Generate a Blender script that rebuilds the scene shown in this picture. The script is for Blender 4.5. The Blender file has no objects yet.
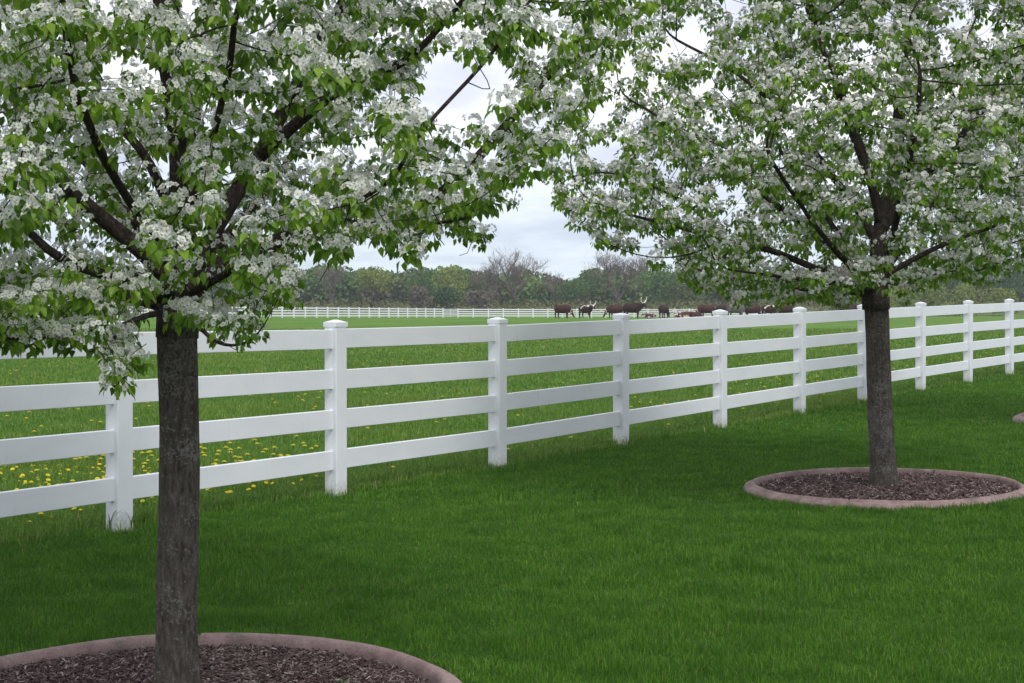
import bpy, math, random
import numpy as np
from mathutils import Vector, Matrix, noise as mnoise

R = np.random.default_rng(7)
random.seed(7)
F = 1450.0; CX = 512.0; HY = 301.0; EYE = 1.58
scene = bpy.context.scene
col = scene.collection

def P(px, py, Y):
    return np.array([(px - CX) / F * Y, Y, EYE + (HY - py) / F * Y])
def proj(p):
    y = np.maximum(p[..., 1], 0.05)
    return CX + F * p[..., 0] / y, HY - F * (p[..., 2] - EYE) / y

def ss(a, b, x):
    t = np.clip((x - a) / (b - a), 0, 1)
    return t * t * (3 - 2 * t)

def ground_z(x, y):
    x = np.asarray(x, float); y = np.asarray(y, float)
    rise = np.interp(x, [-5, -2.7, -1.4, 0, 1.2, 2.5, 3.9, 5.2, 6.6, 8, 9.3, 14, 40], [.055, .032, .014, .013, .028, .042, .068, .10, .132, .162, .188, .27, .40])
    z = rise * (1 - ss(34, 85, y)) * ss(-12, 3, y)
    z = z - 0.0108 * np.clip(y - 131, 0, 112)
    z = z + 1.6 * ss(243, 300, y)
    return z
def gz(x, y): return float(ground_z(x, y))

# ------------------------------------------------------------------ helpers
def mesh_np(name, V, F_, mats, midx=None, attr=None, smooth=False):
    """V (n,3); F_ a list of (m,k) index arrays"""
    if not isinstance(F_, list): F_ = [F_]
    F_ = [f for f in F_ if len(f)]
    me = bpy.data.meshes.new(name)
    V = np.asarray(V, np.float32)
    me.vertices.add(len(V)); me.vertices.foreach_set('co', V.ravel())
    loops = np.concatenate([f.ravel() for f in F_]).astype(np.int32)
    tot = np.concatenate([np.full(len(f), f.shape[1], np.int32) for f in F_])
    start = np.concatenate([[0], np.cumsum(tot)[:-1]]).astype(np.int32)
    me.loops.add(len(loops)); me.loops.foreach_set('vertex_index', loops)
    me.polygons.add(len(tot)); me.polygons.foreach_set('loop_start', start)
    try: me.polygons.foreach_set('loop_total', tot)
    except Exception: pass
    if midx is not None: me.polygons.foreach_set('material_index', np.asarray(midx, np.int32))
    me.update(calc_edges=True)
    if attr is not None:
        a = me.attributes.new('rnd', 'FLOAT', 'POINT')
        a.data.foreach_set('value', np.asarray(attr, np.float32))
    me.polygons.foreach_set('use_smooth', np.full(len(tot), bool(smooth)))
    for m in (mats if isinstance(mats, (list, tuple)) else [mats]): me.materials.append(m)
    return me

def obj(name, me, parent=None, loc=None, rz=0.0):
    o = bpy.data.objects.new(name, me); col.objects.link(o)
    if parent is not None: o.parent = parent
    if loc is not None: o.location = [float(v) for v in loc]
    if rz: o.rotation_euler.z = rz
    return o
def tag(o, label=None, cat=None, group=None, kind=None):
    if label: o['label'] = label
    if cat: o['category'] = cat
    if group: o['group'] = group
    if kind: o['kind'] = kind
    return o
def thing(name, label, cat, loc=(0, 0, 0), rz=0, group=None):
    return tag(obj(name, None, None, loc, rz), label, cat, group)

class MB:
    def __init__(s): s.v = []; s.f4 = []; s.f3 = []; s.n = 0
    def add(s, V, quads=(), tris=()):
        s.v.append(np.asarray(V, float))
        if len(quads): s.f4.append(np.asarray(quads) + s.n)
        if len(tris): s.f3.append(np.asarray(tris) + s.n)
        s.n += len(V)
    def box(s, x0, x1, y0, y1, z0, z1):
        V = [(x, y, z) for z in (z0, z1) for (x, y) in ((x0, y0), (x1, y0), (x1, y1), (x0, y1))]
        s.add(V, [(3, 2, 1, 0), (4, 5, 6, 7), (0, 1, 5, 4), (1, 2, 6, 5), (2, 3, 7, 6), (3, 0, 4, 7)])
    def tube(s, pts, rad, k=8, cap=True):
        pts = np.asarray(pts, float); rad = np.asarray(rad, float) * np.ones(len(pts))
        n = len(pts)
        if n < 2: return
        T = np.gradient(pts, axis=0); T /= np.linalg.norm(T, axis=1)[:, None] + 1e-9
        ref = np.array([0, 0, 1.0]) if abs(T[0][2]) < 0.8 else np.array([1.0, 0, 0])
        u = np.cross(T[0], ref); u /= np.linalg.norm(u)
        ang = np.arange(k) * 2 * math.pi / k
        V = np.empty((n, k, 3))
        for i in range(n):
            u = u - T[i] * u.dot(T[i]); u /= np.linalg.norm(u) + 1e-9
            w = np.cross(T[i], u)
            V[i] = pts[i] + rad[i] * (np.cos(ang)[:, None] * u + np.sin(ang)[:, None] * w)
        a = np.arange(k); b = (a + 1) % k
        q = [np.stack([i * k + a, i * k + b, (i + 1) * k + b, (i + 1) * k + a], 1) for i in range(n - 1)]
        V = V.reshape(-1, 3); tris = []
        if cap:
            V = np.vstack([V, pts[0], pts[-1]])
            tris = np.vstack([np.stack([b, a, np.full(k, n * k)], 1), np.stack([(n - 1) * k + a, (n - 1) * k + b, np.full(k, n * k + 1)], 1)])
        s.add(V, np.vstack(q), tris)
    def mesh(s, name, mats, smooth=False, attr=None):
        fs = []
        if s.f4: fs.append(np.vstack(s.f4))
        if s.f3: fs.append(np.vstack(s.f3))
        return mesh_np(name, np.vstack(s.v), fs, mats, smooth=smooth, attr=attr)

# ------------------------------------------------------------------ materials
def mat(name, rough=0.6, spec=0.3):
    m = bpy.data.materials.new(name); m.use_nodes = True
    nt = m.node_tree; b = nt.nodes['Principled BSDF']
    b.inputs['Roughness'].default_value = rough
    b.inputs['Specular IOR Level'].default_value = spec
    return m, nt, b
def N(nt, t, **kw):
    n = nt.nodes.new(t)
    for k, v in kw.items():
        if k in n.inputs: n.inputs[k].default_value = v
        else: setattr(n, k, v)
    return n
def ramp(nt, fac, stops):
    r = nt.nodes.new('ShaderNodeValToRGB')
    e = r.color_ramp.elements
    while len(e) < len(stops): e.new(0.5)
    for el, (p, c) in zip(e, stops):
        el.position = p; el.color = (*c, 1) if len(c) == 3 else c
    nt.links.new(fac, r.inputs[0]); return r.outputs[0]
def noise(nt, scale, detail=4, vec=None, rough=0.55, dim='3D'):
    n = nt.nodes.new('ShaderNodeTexNoise'); n.inputs['Scale'].default_value = scale
    n.inputs['Detail'].default_value = detail; n.inputs['Roughness'].default_value = rough
    if vec is not None: nt.links.new(vec, n.inputs['Vector'])
    return n.outputs['Fac']
def coords(nt, scale=(1, 1, 1), kind='Object'):
    tc = nt.nodes.new('ShaderNodeTexCoord'); mp = nt.nodes.new('ShaderNodeMapping')
    mp.inputs['Scale'].default_value = scale
    nt.links.new(tc.outputs[kind], mp.inputs['Vector']); return mp.outputs[0]
def world_pos(nt, scale=(1, 1, 1)):
    g = nt.nodes.new('ShaderNodeNewGeometry'); mp = nt.nodes.new('ShaderNodeMapping')
    mp.inputs['Scale'].default_value = scale
    nt.links.new(g.outputs['Position'], mp.inputs['Vector']); return mp.outputs[0]
def mix(nt, fac, a, b, mode='MIX'):
    m = nt.nodes.new('ShaderNodeMix'); m.data_type = 'RGBA'; m.blend_type = mode
    for sock, v in ((m.inputs[0], fac), (m.inputs[6], a), (m.inputs[7], b)):
        if isinstance(v, bpy.types.NodeSocket): nt.links.new(v, sock)
        elif isinstance(v, (int, float)): sock.default_value = v
        else: sock.default_value = (*v, 1)
    return m.outputs[2]
def bump(nt, b, h, strength=0.5, dist=0.01):
    n = nt.nodes.new('ShaderNodeBump'); n.inputs['Strength'].default_value = strength
    n.inputs['Distance'].default_value = dist
    nt.links.new(h, n.inputs['Height']); nt.links.new(n.outputs[0], b.inputs['Normal'])
def rnd_attr(nt):
    a = nt.nodes.new('ShaderNodeAttribute'); a.attribute_name = 'rnd'; return a.outputs['Fac']
def leafy(name, stops, trans=0.35, rough=0.5, spec=0.25, patch=None, back=None):
    """thin leaf / petal / blade: colour varies per leaf by an attribute; part of the light passes through"""
    m, nt, b = mat(name, rough, spec)
    c = ramp(nt, rnd_attr(nt), stops)
    if patch:
        c = mix(nt, ramp(nt, noise(nt, patch[0], 3, world_pos(nt)), [(0.38, (0, 0, 0)), (0.62, (1, 1, 1))]), c, mix(nt, 1.0, c, patch[1], 'MULTIPLY'))
    nt.links.new(c, b.inputs['Base Color'])
    if trans > 0:
        t = nt.nodes.new('ShaderNodeBsdfTranslucent'); ms = nt.nodes.new('ShaderNodeMixShader')
        ms.inputs[0].default_value = trans
        c2 = mix(nt, 1.0, c, back, 'MULTIPLY') if back else c
        nt.links.new(c2, t.inputs[0]); nt.links.new(b.outputs[0], ms.inputs[1]); nt.links.new(t.outputs[0], ms.inputs[2])
        nt.links.new(ms.outputs[0], nt.nodes['Material Output'].inputs['Surface'])
    return m

M = {}
# white vinyl boards, faint grime low down and in streaks
m, nt, b = mat('white_vinyl', 0.42, 0.35)
g = ramp(nt, noise(nt, 2.2, 5, world_pos(nt, (1, 1, 3))), [(0.3, (0.73, 0.75, 0.785)), (0.7, (0.79, 0.805, 0.835))])
s2 = ramp(nt, noise(nt, 30, 4, world_pos(nt, (1, 1, 0.25))), [(0.62, (1, 1, 1)), (0.8, (0.9, 0.89, 0.86))])
g = mix(nt, 1.0, g, s2, 'MULTIPLY')
s3 = ramp(nt, noise(nt, 70, 2, world_pos(nt)), [(0.70, (1, 1, 1)), (0.78, (0.80, 0.80, 0.76))])
g = mix(nt, 0.6, g, s3, 'MULTIPLY')
nt.links.new(g, b.inputs['Base Color']); M['vinyl'] = m
m, nt, b = mat('post_vinyl', 0.42, 0.35)
g = ramp(nt, noise(nt, 3, 5, world_pos(nt)), [(0.3, (0.73, 0.75, 0.785)), (0.7, (0.79, 0.805, 0.835))])
tc = coords(nt, (1, 1, 1)); sx = N(nt, 'ShaderNodeSeparateXYZ'); nt.links.new(tc, sx.inputs[0])
zz = N(nt, 'ShaderNodeMath', operation='MULTIPLY_ADD'); zz.inputs[1].default_value = 0.25
nt.links.new(noise(nt, 45, 4, tc), zz.inputs[0]); nt.links.new(sx.outputs[2], zz.inputs[2])
g = mix(nt, 1.0, g, ramp(nt, zz.outputs[0], [(0.12, (0.62, 0.63, 0.52)), (0.26, (1, 1, 1))]), 'MULTIPLY')
nt.links.new(g, b.inputs['Base Color']); M['post'] = m

# pear bark with pale lichen flecks in rings
m, nt, b = mat('pear_bark', 0.9, 0.1)
wp = world_pos(nt, (1, 1, 1.0))
g = ramp(nt, noise(nt, 26, 6, world_pos(nt, (2.2, 2.2, 0.7)), 0.7), [(0.3, (0.032, 0.027, 0.022)), (0.52, (0.098, 0.084, 0.070)), (0.74, (0.18, 0.158, 0.138))])
fl = noise(nt, 110, 3, world_pos(nt, (1, 1, .75)), 0.6)
reg = noise(nt, 4.5, 4, world_pos(nt, (.8, .8, 1.6)), 0.6)
ml = N(nt, 'ShaderNodeMath', operation='MULTIPLY'); nt.links.new(reg, ml.inputs[0]); nt.links.new(fl, ml.inputs[1])
g = mix(nt, ramp(nt, ml.outputs[0], [(0.288, (0, 0, 0)), (0.345, (0.7, 0.7, 0.7))]), g, (0.22, 0.21, 0.20))
bl = N(nt, 'ShaderNodeMath', operation='MULTIPLY'); nt.links.new(noise(nt, 11, 5, world_pos(nt, (.55, .55, 2.2)), .7), bl.inputs[0]); nt.links.new(noise(nt, 60, 3, world_pos(nt)), bl.inputs[1])
g = mix(nt, ramp(nt, bl.outputs[0], [(0.335, (0, 0, 0)), (0.372, (0.75, 0.75, 0.75))]), g, (0.20, 0.225, 0.20))
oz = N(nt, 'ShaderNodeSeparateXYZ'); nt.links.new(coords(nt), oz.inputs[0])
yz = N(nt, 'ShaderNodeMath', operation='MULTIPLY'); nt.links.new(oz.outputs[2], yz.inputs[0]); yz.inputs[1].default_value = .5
g = mix(nt, ramp(nt, yz.outputs[0], [(.50, (0, 0, 0)), (.78, (1, 1, 1))]), g, mix(nt, 1.0, g, (.52, .47, .47), 'MULTIPLY'))   # darker young bark on the limbs, plus crown shade painted in by height
nt.links.new(g, b.inputs['Base Color'])
bump(nt, b, noise(nt, 70, 5, world_pos(nt, (1.3, 1.3, 0.6)), 0.7), 1.0, 0.012); M['bark'] = m
m, nt, b = mat('branch_bark', 0.85, 0.1)
g = ramp(nt, noise(nt, 30, 5, world_pos(nt)), [(0.3, (0.020, 0.015, 0.014)), (0.7, (0.080, 0.063, 0.060))])
nt.links.new(g, b.inputs['Base Color']); bump(nt, b, noise(nt, 90, 3, world_pos(nt)), 0.5, 0.004); M['branch'] = m

M['leaf'] = leafy('pear_leaf', [(0.0, (0.065, 0.135, 0.014)), (0.5, (0.145, 0.265, 0.024)), (1.0, (0.29, 0.43, 0.045))], 0.42, 0.38, 0.4, back=(1.1, 1.25, 0.5))
M['petal'] = leafy('pear_petal', [(0.0, (0.70, 0.71, 0.64)), (1.0, (0.86, 0.86, 0.81))], 0.30, 0.6, 0.15)
M['centre'] = leafy('flower_centre', [(0.0, (0.18, 0.17, 0.10)), (1.0, (0.30, 0.30, 0.14))], 0.0, 0.8, 0.1)
M['lawn_blade'] = leafy('lawn_blade', [(0.0, (0.050, 0.126, 0.012)), (0.6, (0.100, 0.240, 0.020)), (0.93, (0.175, 0.33, 0.035)), (1.0, (0.27, 0.29, 0.10))], 0.25, 0.5, 0.3, patch=(3.2, (0.66, 0.76, 0.7)))
M['pasture_blade'] = leafy('pasture_blade', [(0.0, (0.085, 0.165, 0.022)), (0.6, (0.165, 0.275, 0.042)), (0.92, (0.25, 0.35, 0.07)), (1.0, (0.32, 0.30, 0.14))], 0.3, 0.5, 0.3, patch=(0.35, (0.75, 0.9, 0.85)))
M['dandelion'] = leafy('dandelion_yellow', [(0.0, (0.74, 0.58, 0.02)), (1.0, (0.82, 0.72, 0.04))], 0.15, 0.6, 0.1)
M['stem'] = leafy('stem_green', [(0.0, (0.09, 0.17, 0.03)), (1.0, (0.12, 0.2, 0.04))], 0.0)
M['weed'] = leafy('weed_leaf', [(0.0, (0.07, 0.13, 0.05)), (1.0, (0.14, 0.22, 0.08))], 0.2)

# ------------------------------------------------------------------ camera, light, sky
cam = bpy.data.cameras.new('camera'); camo = obj('camera', cam)
camo.location = (0, 0, EYE); camo.rotation_euler = (math.radians(90), 0, 0)
cam.sensor_width = 36; cam.lens = F / 1024 * 36
cam.shift_y = -(341.5 - HY) / 1024
cam.clip_start = 0.05; cam.clip_end = 4000
scene.camera = camo
scene.view_settings.view_transform = 'Standard'; scene.view_settings.look = 'None'
scene.view_settings.exposure = 0.42; scene.view_settings.gamma = 1.0
scene.view_settings.use_curve_mapping = False
scene.cycles.max_bounces = 8; scene.cycles.transparent_max_bounces = 8

SUN_EL, SUN_AZ = math.radians(52), math.radians(155)   # azimuth from +Y clockwise: behind the camera, to the right
sun = bpy.data.lights.new('sun', 'SUN'); sun.energy = 1.5; sun.angle = math.radians(16); sun.color = (1, 0.965, 0.92)
so = obj('sun', sun)
d = Vector((math.sin(SUN_AZ) * math.cos(SUN_EL), math.cos(SUN_AZ) * math.cos(SUN_EL), math.sin(SUN_EL)))
so.rotation_euler = (-d).to_track_quat('-Z', 'Y').to_euler()

w = bpy.data.worlds.new('World'); scene.world = w; w.use_nodes = True
nt = w.node_tree; nt.nodes.clear()
out = nt.nodes.new('ShaderNodeOutputWorld')
sky = nt.nodes.new('ShaderNodeTexSky'); sky.sky_type = 'NISHITA'; sky.sun_disc = False
sky.sun_elevation = SUN_EL; sky.sun_rotation = SUN_AZ; sky.dust_density = 3.0
bg1 = nt.nodes.new('ShaderNodeBackground'); bg1.inputs[1].default_value = 0.11
nt.links.new(sky.outputs[0], bg1.inputs[0])
tc = nt.nodes.new('ShaderNodeTexCoord')
sp = nt.nodes.new('ShaderNodeSeparateXYZ'); nt.links.new(tc.outputs['Generated'], sp.inputs[0])
# cloud sheet: direction divided by height, as on a flat cloud deck
ad = N(nt, 'ShaderNodeMath', operation='ADD'); ad.inputs[1].default_value = 0.10
ab = N(nt, 'ShaderNodeMath', operation='ABSOLUTE'); nt.links.new(sp.outputs[2], ab.inputs[0]); nt.links.new(ab.outputs[0], ad.inputs[0])
vd = N(nt, 'ShaderNodeVectorMath', operation='DIVIDE')
cb = nt.nodes.new('ShaderNodeCombineXYZ')
for i in range(3): nt.links.new(ad.outputs[0], cb.inputs[i])
nt.links.new(tc.outputs['Generated'], vd.inputs[0]); nt.links.new(cb.outputs[0], vd.inputs[1])
mp = nt.nodes.new('ShaderNodeMapping'); mp.inputs['Scale'].default_value = (1.4, 1.0, 0.3); mp.inputs['Location'].default_value = (3.1, 0.7, 0)
nt.links.new(vd.outputs[0], mp.inputs['Vector'])
n1 = noise(nt, 1.15, 7, mp.outputs[0], 0.58)
cc = ramp(nt, n1, [(0.30, (0.58, 0.61, 0.74)), (0.44, (0.69, 0.72, 0.83)), (0.54, (0.83, 0.86, 0.94)), (0.66, (1.0, 1.0, 1.0))])
low = ramp(nt, sp.outputs[2], [(0.0, (0.78, 0.86, 0.92)), (0.055, (0.80, 0.86, 0.92)), (0.13, (1.0, 1.0, 1.0))])
cc = mix(nt, 1.0, cc, low, 'MULTIPLY')
cc = mix(nt, ramp(nt, sp.outputs[2], [(0.0, (0.75, 0.75, 0.75)), (0.09, (0, 0, 0))]), cc, (0.63, 0.70, 0.745))
bg2 = nt.nodes.new('ShaderNodeBackground'); bg2.inputs[1].default_value = 1.0
nt.links.new(cc, bg2.inputs[0])
mx = nt.nodes.new('ShaderNodeMixShader')
mf = ramp(nt, n1, [(0.25, (0.88, 0.88, 0.88)), (0.45, (0.97, 0.97, 0.97))])
nt.links.new(mf, mx.inputs[0])
nt.links.new(bg1.outputs[0], mx.inputs[1]); nt.links.new(bg2.outputs[0], mx.inputs[2])
nt.links.new(mx.outputs[0], out.inputs['Surface'])

# ------------------------------------------------------------------ near fence line (needed by the ground)
POSTS = []          # (x, y) of each post along the near fence
FPX = {-1: 119.5, 0: 336, 1: 497.5, 2: 621, 3: 720, 4: 799.5, 5: 863, 6: 920.5, 7: 968, 8: 1009.5}
for k in range(-3, 13):
    Y = 11.70 * (1 + .1655 * k)
    if k in FPX: px = FPX[k]
    elif k < -1: px = 119.5 + (k + 1) * 300 - (k + 2) * 0 - 90 * (1 if k == -3 else 0)
    else: px = 1009.5 + (k - 8) * 36
    POSTS.append([(px - CX) / F * Y, Y])
POSTS = np.array(POSTS)
# the first two lie outside the frame: continue the line
dd = POSTS[3] - POSTS[2]; POSTS[1] = POSTS[2] - dd; POSTS[0] = POSTS[2] - 2 * dd
A0 = POSTS[0]; AD = (POSTS[11] - POSTS[2]); AD = AD / np.linalg.norm(AD); AN = np.array([-AD[1], AD[0]])
A0 = POSTS[3]
def fence_side(x, y):      # > 0 in the pasture
    return (x - A0[0]) * AN[0] + (y - A0[1]) * AN[1]

TREES = [(-1.272, 5.50), (3.0, 11.68), (7.2, 17.4)]
RIN, ROUT = 1.022, 1.13

# ------------------------------------------------------------------ ground
ys = np.concatenate([np.linspace(-25, 4, 16), np.linspace(4.5, 40, 110), np.geomspace(41, 320, 90), np.geomspace(330, 2500, 14)])
u = np.linspace(-1, 1, 121); xs = np.sign(u) * (np.abs(u) * 30 + np.abs(u) ** 4 * 1500)
X, Y = np.meshgrid(xs, ys); Z = ground_z(X, Y)
nx, ny = len(xs), len(ys)
idx = np.arange(nx * ny).reshape(ny, nx)
q = np.stack([idx[:-1, :-1], idx[:-1, 1:], idx[1:, 1:], idx[1:, :-1]], -1).reshape(-1, 4)
m, nt, b = mat('ground_turf', 0.95, 0.05)
wp = world_pos(nt)
dt = N(nt, 'ShaderNodeVectorMath', operation='DOT_PRODUCT'); nt.links.new(wp, dt.inputs[0]); dt.inputs[1].default_value = (AN[0], AN[1], 0)
sb = N(nt, 'ShaderNodeMath', operation='SUBTRACT'); nt.links.new(dt.outputs['Value'], sb.inputs[0]); sb.inputs[1].default_value = float(A0 @ AN)
side = ramp(nt, sb.outputs[0], [(0.0, (0, 0, 0)), (0.12, (1, 1, 1))])
fine = noise(nt, 38, 6, world_pos(nt, (1, 0.6, 1)), 0.75)
lawn = ramp(nt, fine, [(0.3, (0.020, 0.055, 0.007)), (0.7, (0.055, 0.135, 0.014))])
big = noise(nt, 0.5, 5, world_pos(nt, (1, 0.8, 1)), 0.6)
past_near = ramp(nt, noise(nt, 14, 6, wp, 0.75), [(0.3, (0.045, 0.11, 0.014)), (0.7, (0.10, 0.21, 0.03))])
past_far = ramp(nt, noise(nt, 0.16, 8, world_pos(nt, (1, 0.5, 1)), 0.7), [(0.32, (0.085, 0.165, 0.028)), (0.68, (0.14, 0.235, 0.045))])
sy = nt.nodes.new('ShaderNodeSeparateXYZ'); nt.links.new(wp, sy.inputs[0])
dv = N(nt, 'ShaderNodeMath', operation='MULTIPLY'); nt.links.new(sy.outputs[1], dv.inputs[0]); dv.inputs[1].default_value = 0.01
past = mix(nt, ramp(nt, dv.outputs[0], [(0.3, (0, 0, 0)), (0.6, (1, 1, 1))]), past_near, past_far)
past = mix(nt, 1.0, past, ramp(nt, big, [(0.35, (0.82, 0.92, 0.85)), (0.65, (1, 1, 1))]), 'MULTIPLY')
g = mix(nt, side, lawn, past)
dv2 = N(nt, 'ShaderNodeMath', operation='MULTIPLY'); nt.links.new(sy.outputs[1], dv2.inputs[0]); dv2.inputs[1].default_value = 0.002
scrub = ramp(nt, noise(nt, 0.3, 5, wp), [(0.35, (0.10, 0.12, 0.05)), (0.65, (0.15, 0.15, 0.08))])
g = mix(nt, ramp(nt, dv2.outputs[0], [(0.50, (0, 0, 0)), (0.54, (1, 1, 1))]), g, scrub)
nt.links.new(g, b.inputs['Base Color']); bump(nt, b, fine, 0.8, 0.03)
me = mesh_np('ground', np.stack([X, Y, Z], -1).reshape(-1, 3), q, m, smooth=True)
tag(obj('ground', me), kind='structure')

# ------------------------------------------------------------------ grass
def in_bed(x, y, r):
    k = np.zeros(x.shape, bool)
    for (tx, ty) in TREES: k |= (x - tx) ** 2 + (y - ty) ** 2 < r * r
    return k
def blades(name, x, y, h, wd, mtl, label, lean=0.35):
    n = len(x)
    a = R.uniform(0, 2 * math.pi, n); la = R.uniform(0, 2 * math.pi, n)
    ln = np.abs(R.normal(0, lean, n)) * h
    z = ground_z(x, y) - 0.008
    ux, uy = np.cos(a) * wd / 2, np.sin(a) * wd / 2
    lx, ly = np.cos(la) * ln, np.sin(la) * ln
    V = np.empty((n, 5, 3))
    V[:, 0] = np.stack([x - ux, y - uy, z], 1); V[:, 1] = np.stack([x + ux, y + uy, z], 1)
    V[:, 2] = np.stack([x - ux * .8 + lx * .35, y - uy * .8 + ly * .35, z + h * .6], 1)
    V[:, 3] = np.stack([x + ux * .8 + lx * .35, y + uy * .8 + ly * .35, z + h * .6], 1)
    V[:, 4] = np.stack([x + lx, y + ly, z + h * np.sqrt(np.maximum(0.2, 1 - (ln / h) ** 2 * .6))], 1)
    o = np.arange(n)[:, None] * 5
    q4 = o + np.array([0, 1, 3, 2]); q3 = o + np.array([2, 3, 4])
    at = np.repeat(np.clip(R.beta(2, 2.2, n) + (R.random(n) < .03) * .6, 0, 1), 5)
    me = mesh_np(name, V.reshape(-1, 3), [q4, q3], mtl, attr=at)
    return tag(obj(name, me), label, 'grass', kind='stuff')

def scatter(y0, y1, dens, side, xpad=0.9):
    """random points on the ground between two distances, inside the view (plus a margin)"""
    n = int(dens * (y1 - y0) * (2 * 0.56 * (y0 + y1) / 2 + 2 * xpad))
    y = np.sqrt(R.uniform(y0 ** 2, y1 ** 2, n)); x = R.uniform(-1, 1, n) * (0.56 * y + xpad)
    fs = fence_side(x, y)
    k = (fs < 0.03) if side < 0 else (fs > -0.03)
    return x[k], y[k]
def clump(x, y, s=3.0):
    return np.array([mnoise.noise((a * s, b * s, 0.3)) for a, b in zip(x, y)])
gx, gy, gh, gw = [], [], [], []
for (y0, y1, dn, wd) in ((4.3, 7.5, 11000, .0028), (7.5, 11, 7000, .0038), (11, 17, 3800, .0058), (17, 34, 1400, .011)):
    x, y = scatter(y0, y1, dn, -1); k = ~in_bed(x, y, ROUT - .01); x, y = x[k], y[k]
    h = R.uniform(.024, .052, len(x))
    gx.append(x); gy.append(y); gh.append(h); gw.append(np.full(len(x), wd) * R.uniform(.7, 1.2, len(x)))
# longer uncut grass hugging the edging
for (tx, ty) in TREES[:2]:
    n = 5200; a = R.uniform(0, 2 * math.pi, n); rr = ROUT + np.abs(R.normal(0, .05, n)) + .0
    gx.append(tx + rr * np.cos(a)); gy.append(ty + rr * np.sin(a)); gh.append(R.uniform(.03, .062, n)); gw.append(np.full(n, .005))
x, y, h, wd = map(np.concatenate, (gx, gy, gh, gw))
h = h * (1 + .35 * np.sin(x * 2.1 + np.sin(y * 1.3)) * .3)
tuft = (np.sin(x * 9.7 + 3 * np.sin(y * 5.1)) * np.sin(y * 7.9 + 2 * np.sin(x * 6.3)))
clp = clump(x, y, 3.2); h = h * (1 + .22 * tuft + .6 * clp)
blades('lawn_grass', x, y, h, wd, M['lawn_blade'], 'mown green lawn grass around the tree beds', lean=.42)

gx, gy, gh, gw = [], [], [], []
for (y0, y1, dn, wd, hh) in ((8.5, 14, 1800, .007, .075), (14, 24, 900, .010, .08), (24, 42, 240, .022, .09), (42, 80, 55, .05, .10)):
    x, y = scatter(y0, y1, dn, 1); h = R.uniform(.5, 1.25, len(x)) * hh
    gx.append(x); gy.append(y); gh.append(h); gw.append(np.full(len(x), wd) * R.uniform(.7, 1.3, len(x)))
# uncut strip under the fence
n = 22000; t = R.uniform(-4, 27, n); s_ = R.normal(.22, .12, n)
fx = A0[0] + AD[0] * t + AN[0] * s_; fy = A0[1] + AD[1] * t + AN[1] * s_
gx.append(fx); gy.append(fy); gh.append(R.uniform(.05, .11, n)); gw.append(np.full(n, .007) * (fy / 11))
for p in POSTS[1:]:
    n = 70; a = R.uniform(0, 6.28, n); rr = R.uniform(.07, .16, n)
    gx.append(p[0] + rr * np.cos(a)); gy.append(p[1] + rr * np.sin(a)); gh.append(R.uniform(.03, .12, n) * R.uniform(.5, 1, n)); gw.append(np.full(n, .008))
x, y, h, wd = map(np.concatenate, (gx, gy, gh, gw))
tuft = (np.sin(x * 3.7 + 3 * np.sin(y * 2.1)) * np.sin(y * 2.9 + 2 * np.sin(x * 2.3)))
h = h * (1 + .35 * tuft)
blades('pasture_grass', x, y, h, wd, M['pasture_blade'], 'longer tufted pasture grass beyond the white fence', lean=.5)

# ------------------------------------------------------------------ dandelions
def dandelion_arrays(hh):
    mb = MB()
    mb.tube([(0, 0, 0), (.003, 0, hh * .5), (0, .002, hh)], [.0025, .002, .002], 4, cap=False)
    ns = sum(len(v) for v in mb.v)
    for (n, r, dz, ph) in ((12, .019, .004, 0), (10, .013, .009, .3), (6, .007, .012, .1)):
        a = np.arange(n) * 2 * math.pi / n + ph
        V = [(0, 0, hh + dz * .6)]
        for t in a:
            V += [(r * math.cos(t - .22), r * math.sin(t - .22), hh + dz), (r * math.cos(t + .22), r * math.sin(t + .22), hh + dz)]
        mb.add(V, tris=[(0, 1 + 2 * i, 2 + 2 * i) for i in range(n)])
    return mb
def dandelion_mesh(hh, sc=1.0):
    mb = dandelion_arrays(hh)
    V = np.vstack(mb.v); q = np.vstack(mb.f4); t = np.vstack(mb.f3)
    return V, q, t
n = 24000
ty_ = np.sqrt(R.uniform(9.0 ** 2, 70 ** 2, n)); tx_ = R.uniform(-1, 1, n) * .37 * ty_
fs = fence_side(tx_, ty_)
cl = np.array([mnoise.noise((a * .55, b * .35, 4.2)) for a, b in zip(tx_, ty_)])
near = np.exp(-((fs - 1.9) / 1.5) ** 2)
pr = np.clip(.035 + .75 * near * np.clip(cl + .25, 0, 1) + .22 * (cl > .22), 0, 1) * (0.35 + .65 * np.exp(-np.clip(ty_ - 14, 0, 99) / 14))
k = (fs > .12) & (R.random(n) < pr)
dx, dy = tx_[k], ty_[k]
# a thick patch close behind the fence at the left
n = 520; ax = R.normal(-3.0, 1.2, n); ay = R.normal(11.9, 1.1, n); k = (fence_side(ax, ay) > .15) & (np.abs(ax / ay) < .37)
dx = np.concatenate([dx, ax[k]]); dy = np.concatenate([dy, ay[k]])
o = np.argsort(dy); dx, dy = dx[o], dy[o]
tmpl = [dandelion_mesh(hh) for hh in (.08, .10, .13, .16)]
dmes = []
for V, q, t in tmpl:
    mi = np.concatenate([np.ones(len(q)), np.zeros(len(t))])
    dmes.append(mesh_np('dandelion', V, [q, t], [M['dandelion'], M['stem']], midx=mi, attr=R.random(len(V))))
NIND = min(295, len(dx))
for i in range(NIND):
    o = obj('dandelion', dmes[i % 4], None, (dx[i], dy[i], gz(dx[i], dy[i])), random.uniform(0, 6))
    s = random.uniform(.65, 1.05); o.scale = (s, s, random.uniform(.8, 1.2)); o.rotation_euler.x = random.uniform(-.55, .55)
    tag(o, 'small open yellow dandelion in the pasture grass behind the white fence', 'flower', 'dandelions in the pasture')
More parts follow.
